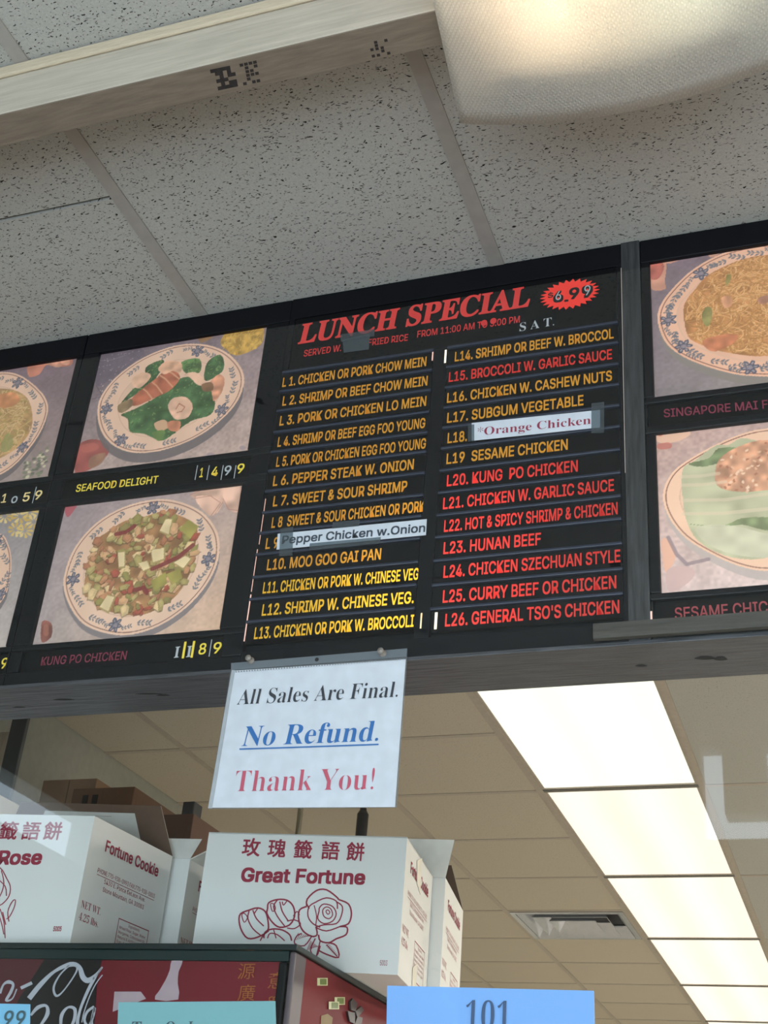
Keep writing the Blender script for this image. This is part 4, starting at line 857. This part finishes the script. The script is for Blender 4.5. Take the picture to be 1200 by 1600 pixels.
# ---- cartons
def V3(x, y, z): return Vector((x, y, z))
def carton(label, B_, C_, dirA, top, bot, width=.45, name='fortune_cookie_carton', closed=True):
    A = (B_[0]-width*math.cos(dirA), B_[1]-width*math.sin(dirA)); D = (A[0]+C_[0]-B_[0], A[1]+C_[1]-B_[1])
    t = empty(name, ((A[0]+C_[0])/2, (A[1]+C_[1])/2, bot+CZ), label, 'carton', 'white printed cartons on the cooler')
    zt, zb = top+CZ, bot+CZ+.0006; q = [A, B_, C_, D]; th = .003
    cx = sum(p[0] for p in q)/4; cy = sum(p[1] for p in q)/4
    ins = [(p[0]+(cx-p[0])*.016, p[1]+(cy-p[1])*.02) for p in q]
    m = MB()
    for i in range(4):
        j = (i+1) % 4
        m.add([(*q[i], zb), (*q[j], zb), (*q[j], zt), (*q[i], zt)], [(0, 1, 2, 3)], 0)
        m.add([(*ins[i], zb), (*ins[j], zb), (*ins[j], zt), (*ins[i], zt)], [(3, 2, 1, 0)], 1)
        m.add([(*q[i], zt), (*q[j], zt), (*ins[j], zt), (*ins[i], zt)], [(0, 1, 2, 3)], 1)
    m.add([(*p, zb) for p in q], [(3, 2, 1, 0)], 0)
    m.build('body', [CARD, KRAFT], t)
    fd = Vector((B_[0]-A[0], B_[1]-A[1], 0)).normalized(); sd = Vector((C_[0]-B_[0], C_[1]-B_[1], 0)).normalized()
    fn = Vector((fd.y, -fd.x, 0)); sn = Vector((sd.y, -sd.x, 0))
    return t, V3(*A, zb), V3(*B_, zb), V3(*C_, zb), V3(*D, zb), fd, sd, fn, sn
CARDS = mat('white_card_flap', (232, 228, 218), .55)
def flap(t, quad, n, m0=None, m1=None):
    return MB().slab(quad, n, .0025, 0, 1).build('flap', [m0 or CARDS, m1 or KRAFT], t)
def side_print(t, B_, sd, sn, top, bot, name='FC'):
    """printing on the right-hand face: origin at its near top corner"""
    def p(u, w): return B_+sd*u+Vector((0, 0, top-bot-w))
    b = MB(); kw = dict(nrm=tuple(sn), lift=.0008)
    put_text(b, 'Fortune Cookie', p(.058, .062), p(.268, .062), .026, off=.026, **kw); b.build('lettering', REDINK, t)
    b = MB(); put_text(b, 'PHONE:770-938-0993 FAX:770-938-0803', p(.045, .112), p(.27, .112), .0095, **kw)
    put_text(b, '5430 E. Ponce DeLeon Ave.', p(.075, .129), p(.235, .129), .0095, **kw); put_text(b, 'Stone Mountain, GA 30083', p(.075, .146), p(.235, .146), .0095, **kw)
    a, c = p(.045, .116), p(.27, .116); b.add([a+sn*.0008, c+sn*.0008, c+sn*.0008-Vector((0, 0, .0012)), a+sn*.0008-Vector((0, 0, .0012))], [(0, 3, 2, 1)])
    put_text(b, serif('NET WT.'), p(.012, .196), p(.082, .196), .016, off=-.01, **kw); put_text(b, serif('4.25 lbs.'), p(.012, .222), p(.082, .222), .016, off=-.01, **kw)
    def rect(u0, w0, u1, w1):
        q = [p(u0, w0), p(u1, w0), p(u1, w1), p(u0, w1)]; b.add([v+sn*.0008 for v in q], [(0, 3, 2, 1)])
    for r in ((.15, .185, .27, .187), (.15, .265, .27, .267), (.15, .185, .152, .267), (.268, .185, .27, .267)): rect(*r)
    for k, (s, w) in enumerate((('Ingredients:', .196), ('Wheat Flour, Sugar, Water,', .206), ('Margarine, Cottonseed Oil,', .216), ('Natural & Artificial Flavor,', .226), ('Egg, Salt, Soy Lecithin,', .236), ('Baking Soda, Color', .246))):
        put_text(b, s, p(.157 if k else .19, w), p(.262 if k else .235, w), .006, **kw)
    b.build('small_print', REDINK, t)

g8 = math.radians(8.9)
tG, A, B_, C_, D, fd, sd, fn, sn = carton('white fortune cookie carton with red rose drawing, under the notice sign', (-.919, 2.601), (-.959, 2.917), g8, .800, .5125)
flap(tG, [A+V3(0, 0, .2872), B_+V3(0, 0, .2872), C_+V3(0, 0, .2872), D+V3(0, 0, .2872)], (0, 0, 1), CARD, CARD)
ff = lambda x, y: att(x, y, B_+fn*.0008, fn)
def ftext(t, s, x0, y0, x1, y1, cap, P0=None, N0=None, m=REDINK, **kw):
    P0 = P0 or B_; N0 = N0 or fn
    f_ = lambda x, y: att(x, y, P0, N0); b = MB(); put_text(b, s, f_(x0, y0), f_(x1, y1), cap, nrm=tuple(N0), lift=.0008, **kw); b.build('lettering', m, t)
for s, x in zip('玫瑰籤語餅', (378, 418, 459, 502, 541)):
    ftext(tG, s, x, 1334.5+(x-378)*.045, x+27, 1335.6+(x-378)*.045, .034, capr=.8, off=.024)
def display(s): return s
ftext(tG, 'Great Fortune', 377, 1377, 569, 1381.5, .0315, off=.036)
ftext(tG, '5003', 593.5, 1508.5, 605, 1509, .0105)
def zb3(P): return [(280+x/2.609, 1240+y/2.609) for x, y in P]
RD = MB()
for P_, cl, w in [
 ([(520, 460), (522, 430), (560, 395), (600, 392), (640, 420), (650, 432)], 0, 1.9), ([(520, 450), (530, 470)], 0, 1.6),
 ([(650, 432), (690, 450), (702, 490), (690, 530), (655, 542)], 0, 1.9), ([(640, 440), (665, 460), (660, 500), (640, 530), (590, 535), (555, 545)], 0, 1.5),
 ([(520, 460), (490, 475), (488, 520), (505, 560), (540, 582), (562, 575), (558, 545)], 0, 1.9), ([(655, 542), (684, 545), (680, 575), (640, 592), (610, 608), (575, 600), (568, 575)], 0, 1.9),
 ([(562, 440), (530, 460), (525, 500), (545, 530), (575, 545)], 0, 1.5), ([(560, 440), (600, 425), (640, 438), (645, 470)], 0, 1.5),
 ([(570, 480), (565, 510), (590, 530), (625, 520), (640, 490), (625, 460), (590, 450), (572, 465)], 1, 1.4), ([(585, 475), (590, 500), (610, 510), (625, 495), (618, 470), (600, 462)], 1, 1.3), ([(598, 480), (606, 492), (614, 484), (606, 474)], 1, 1.2),
 ([(555, 545), (600, 560), (655, 542)], 0, 1.5), ([(550, 455), (560, 500), (556, 540)], 0, 1.2),
 ([(610, 608), (640, 620), (650, 668), (600, 655), (570, 640)], 0, 1.8), ([(575, 600), (560, 660)], 0, 1.5), ([(555, 590), (535, 640), (560, 662), (575, 620)], 0, 1.5), ([(600, 615), (645, 665)], 0, 1.2),
 ([(540, 582), (510, 620), (470, 610), (480, 580), (500, 570)], 0, 1.5),
 ([(360, 470), (365, 445), (400, 432), (440, 435), (465, 460), (470, 500), (450, 535), (410, 545), (380, 525), (358, 490)], 1, 1.9), ([(400, 434), (385, 460), (400, 500), (430, 540)], 0, 1.5), ([(410, 440), (420, 480), (445, 520)], 0, 1.5), ([(440, 436), (425, 455), (420, 440)], 0, 1.3), ([(372, 450), (380, 480), (392, 470), (385, 450)], 1, 1.2), ([(465, 500), (480, 480), (490, 495)], 0, 1.3), ([(440, 520), (470, 515), (495, 530), (470, 550), (440, 548)], 0, 1.4),
 ([(244, 520), (250, 490), (285, 475), (320, 466), (350, 480), (362, 520), (360, 560), (320, 585), (280, 590), (255, 560)], 1, 1.9), ([(285, 478), (280, 510), (300, 550), (335, 580)], 0, 1.5), ([(300, 475), (315, 510), (345, 540)], 0, 1.5), ([(255, 495), (265, 525), (278, 505), (265, 488)], 1, 1.2), ([(320, 468), (305, 490)], 0, 1.3),
 ([(345, 590), (350, 565), (380, 552), (420, 556), (450, 575), (458, 600)], 0, 1.8), ([(360, 590), (370, 570), (400, 575), (430, 600)], 0, 1.4), ([(385, 555), (395, 590)], 0, 1.3), ([(330, 600), (345, 575), (365, 560)], 0, 1.5)]:
    stroke(RD, zb3(P_), w*1.35, ff, closed=bool(cl), n=3)
for k in range(9):
    stroke(RD, zb3([(470+k*8, 600-k*3), (486+k*8, 568+k*2)]), .8, ff); stroke(RD, zb3([(520+k*5, 640-k*2), (536+k*4, 600+k*3)]), .8, ff); stroke(RD, zb3([(598+k*5, 622+k*5), (612+k*4.2, 612+k*5.5)]), .8, ff)
RD.build('rose_drawing', REDINK, tG)
side_print(tG, B_, sd, sn, .8, .5125)
wh = MB()
for q in ([(652, 1345), (660, 1340), (657, 1398), (652, 1380)], [(645, 1512), (652, 1505), (650, 1545), (644, 1545)]):
    wh.slab([att(x, y, B_+sn*.0015, sn) for x, y in q], sn, .0005)
wh.build('torn_patch', mat('bare_card', (240, 232, 215), .7), tG)

tR, A, B_, C_, D, fd, sd, fn, sn = carton('open white carton with rose print at the left edge, flaps raised', (-1.578, 2.395), (-1.548, 2.710), math.radians(8.5), .800, .5125)
zt = V3(0, 0, .2872)
bl = lambda x, y: att(x, y, (C_+D)/2, fn)
f1 = [D+zt, C_+zt, C_+zt+V3(-.055, .0, .125), D+zt+V3(.03, .0, .125)]; flap(tR, f1, fn, KRAFT, CARDS)
flap(tR, [A+zt, B_+zt, B_+zt-fn*.13+fd*(-.02)+V3(0, 0, .040), A+zt-fn*.13+V3(0, 0, .040)], fn)
for s, x in zip('玫瑰籤語餅', (-76, -38, -2, 33, 67)): ftext(tR, s, x, 1309+x*.01, x+27, 1309.3+x*.01, .034, B_, fn, capr=.8, off=.024)
ftext(tR, 'Great Rose', -88, 1351, 63, 1350, .032, B_, fn, off=.036)
ftext(tR, '5005', 83, 1455, 95.5, 1455, .0105, B_, fn, off=.03)
fr_ = lambda x, y: att(x, y, B_+fn*.0008, fn); RD = MB()
for P_ in ([(-20, 1355), (0, 1356), (10, 1372), (16, 1385), (14, 1400), (4, 1412), (-8, 1418)], [(2, 1360), (6, 1380), (0, 1400), (-10, 1410)], [(-5, 1372), (8, 1385), (10, 1400)], [(14, 1440), (12, 1425), (18, 1410), (24, 1406), (22, 1418), (15, 1432), (10, 1436)], [(0, 1420), (6, 1440), (8, 1466)], [(4, 1425), (9, 1445)], [(-12, 1418), (0, 1435), (6, 1460)]):
    stroke(RD, P_, 1.6, fr_, n=3)
RD.build('rose_drawing', REDINK, tR)
side_print(tR, B_, sd, sn, .8, .5125)

t2, A, B_, C_, D, fd, sd, fn, sn = carton('white carton behind the rose drawing carton, one brown flap standing', (-.930, 2.925), (-.978, 3.240), g8, .800, .5125)
flap(t2, [D+zt, C_+zt, C_+zt+V3(-.02, .01, .12)-fd*.02, D+zt+V3(.03, .01, .12)], fn, KRAFT, CARDS)
flap(t2, [A+zt, B_+zt, B_+zt+fn*.02+fd*.02+V3(0, 0, .085), A+zt+fn*.02+V3(0, 0, .085)], fn)
side_print(t2, B_, sd, sn, .8, .5125)
t3, A, B_, C_, D, fd, sd, fn, sn = carton('white carton behind the open left carton, flap folded over', (-1.512, 2.733), (-1.500, 3.045), math.radians(8.5), .800, .5125)
flap(t3, [A+zt, B_+zt, B_+zt-fn*.01+V3(.02, 0, .05), A+zt-fn*.01+V3(0, 0, .05)], fn)
flap(t3, [C_+zt, B_+zt, B_+zt+V3(.085, .01, .045), C_+zt+V3(.085, -.01, .045)], (-.4, 0, 1), KRAFT, CARDS)
flap(t3, [D+zt, A+zt, A+zt+V3(-.13, 0, .17), D+zt+V3(-.13, 0, .17)], (.7, 0, .7))
side_print(t3, B_, sd, sn, .8, .5125)

# ------------------------------------------------------------------ things in the kitchen behind
rk = empty('storage_rack', (-2.2, 3.75, 0), 'dark metal storage rack by the left wall under brown cartons', 'rack')
DM = mat('dark_metal', (50, 50, 54), .4, metal=.5)
for z in (.55, 1.55, 2.05): MB().box(-2.66, -1.72, 3.32, 4.25, z-.02, z).build('shelf', DM, rk)
for x in (-2.655, -1.745):
    for y in (3.325, 4.225): MB().box(x, x+.02, y, y+.02, 0, 2.03).build('leg', DM, rk)
def kbox(label, x0, x1, y0, y1, z1, m, marks=None):
    t = empty('brown_carton', ((x0+x1)/2, (y0+y1)/2, 2.05), label, 'carton', 'brown cartons on the rack')
    MB().box(x0, x1, y0, y1, 2.0506, z1+CZ).build('body', [m], t, bevel=.002)
    MB().box((x0+x1)/2-.0015, (x0+x1)/2+.0015, y0-.0008, y0-.0002, z1+CZ-.12, z1+CZ-.004).build('tape', mat('tape_brown', (100, 78, 60), .4), t)
    return t
kbox('light brown carton on the rack, nearest the black post', -2.53, -2.325, 3.50, 3.86, 1.296, KRAFT2)
k2 = kbox('dark brown carton with black marks, middle of the rack', -2.31, -2.09, 3.36, 3.70, 1.212, mat('kraft_dark', (112, 82, 62), .8))  # darker brown than the first carton
MB().box(-2.27, -2.25, 3.3585, 3.3595, 1.15+CZ, 1.19+CZ).build('black_mark', BK, k2); MB().box(-2.235, -2.215, 3.3585, 3.3595, 1.15+CZ, 1.19+CZ).build('black_mark', BK, k2)
kbox('reddish brown carton at the right end of the rack', -2.085, -1.87, 3.36, 3.68, 1.12, mat('kraft_red', (104, 74, 60), .8))
o = MB(); o.box(-2.13, -2.085, 3.74, 3.80, 2.0506, 1.29+CZ); tag(o.build('grey_case', mat('grey_case', (62, 62, 66), .6), None, bevel=.004), 'dark grey upright case behind the cartons on the rack', 'case')
o = MB().box(-2.155, -2.105, 2.78, 2.795, 0, HC-.003); tag(o.build('black_post', mat('post_black', (30, 28, 28), .5), None, bevel=.003), 'black square post rising to the ceiling at the far left', 'post')
o = MB().box(-2.475, -2.425, 3.15, 3.19, 0, 1.33+CZ); tag(o.build('wooden_post', mat('post_tan', (150, 134, 112), .7, noise=(10, .2, (12, 12, 1))), None, bevel=.003), 'short tan wooden post beside the black post', 'post')
o = MB().box(-2.66, -2.50, 2.6, 3.1, 0, 1.33+CZ); tag(o.build('plywood_cabinet', mat('ply', (176, 140, 100), .6), None, bevel=.003), 'tall plywood cabinet side against the left wall', 'cabinet')
# pipes
c = ach(568, 1262, H); o = MB().cyl((c.x, c.y, 0), (c.x, c.y, HC-.028), .024, 20); o.cyl((c.x, c.y, HC-.028), (c.x, c.y, HC-.014), .024, 20, .016); o.cyl((c.x, c.y, HC-.014), (c.x, c.y, HC-.003), .014, 16)
tag(o.build('black_pole', mat('pole_black', (34, 35, 40), .3), None, smooth=False), 'thick black pole reaching the ceiling behind the notice sign', 'pole')
c = at(468, 1280, 4.5); o = MB().cyl((c.x, c.y, 0), (c.x, c.y, HC-.003), .011, 16); o.cyl((c.x, c.y, HC-.012), (c.x, c.y, HC-.003), .03, 16); tag(o.build('steel_pole', mat('pole_steel', (160, 156, 140), .3, metal=.7)), 'slim steel pole behind the notice sign, left of the black pole', 'pole')
c = ach(655, 1312, H); o = MB().box(c.x-.02, c.x+.025, c.y-.01, c.y+.01, HC-.012, HC-.003); o.box(c.x+.008, c.x+.025, c.y-.01, c.y+.01, HC-.16, HC-.012)
tag(o.build('ceiling_bracket', mat('bracket', (52, 42, 36), .5)), 'small dark ceiling hook behind the white cartons', 'bracket')

# ---- reflections in the pane, built as translucent films
PY = 1.1148
def card(label, quad, tint, film, texts, alpha=.6):
    q = [at(x, y, PY) for x, y in quad]; c = sum(q, Vector())/len(q)
    t = empty('reflection_card', (c.x, c.y, min(v.z for v in q)), label, 'price card', 'translucent cards on the clear pane')
    m = clear_mat('card_film_%d' % len(bpy.data.materials), tint, alpha, .3, 1.0, 1.45, film)
    MB().slab(q, (0, -1, 0), .0006).build('film', m, t)
    for s, x0, y0, x1, y1, cap, mm, kw in texts:
        b = MB(); put_text(b, s, at(x0, y0, PY-.0008), at(x1, y1, PY-.0008), cap, lift=.0002, **kw); b.build('lettering', mm, t)
DB = mat('card_ink', (40, 62, 92), .6); DG = mat('card_ink_dark', (44, 66, 70), .6)
card('blue translucent card on the pane, right of the cooler', [(605, 1540), (928, 1548), (930, 1640), (603, 1640)], (150, 195, 240), (170, 212, 255), [(serif('101'), 727, 1609, 796, 1611, .0235, DB, dict(off=-.02, capr=.69))])
card('blue translucent card on the pane in the lower left corner', [(-60, 1567), (47, 1569), (46, 1640), (-60, 1640)], (140, 190, 215), (150, 205, 230), [('1.99', -22, 1604, 36, 1604, .0145, DG, dict(off=.01, ref='1.99'))], .8)
card('pale teal translucent card on the pane in front of the cooler', [(185, 1566), (430, 1564), (432, 1640), (182, 1640)], (160, 196, 200), (150, 196, 200), [(serif('T'), 204, 1614, 219, 1614, .010, DG, dict(capr=.69)), (serif('O'), 257, 1614, 272, 1614, .010, DG, dict(capr=.69)), (serif('L'), 293, 1614, 304, 1614, .010, DG, dict(capr=.69))], .75)
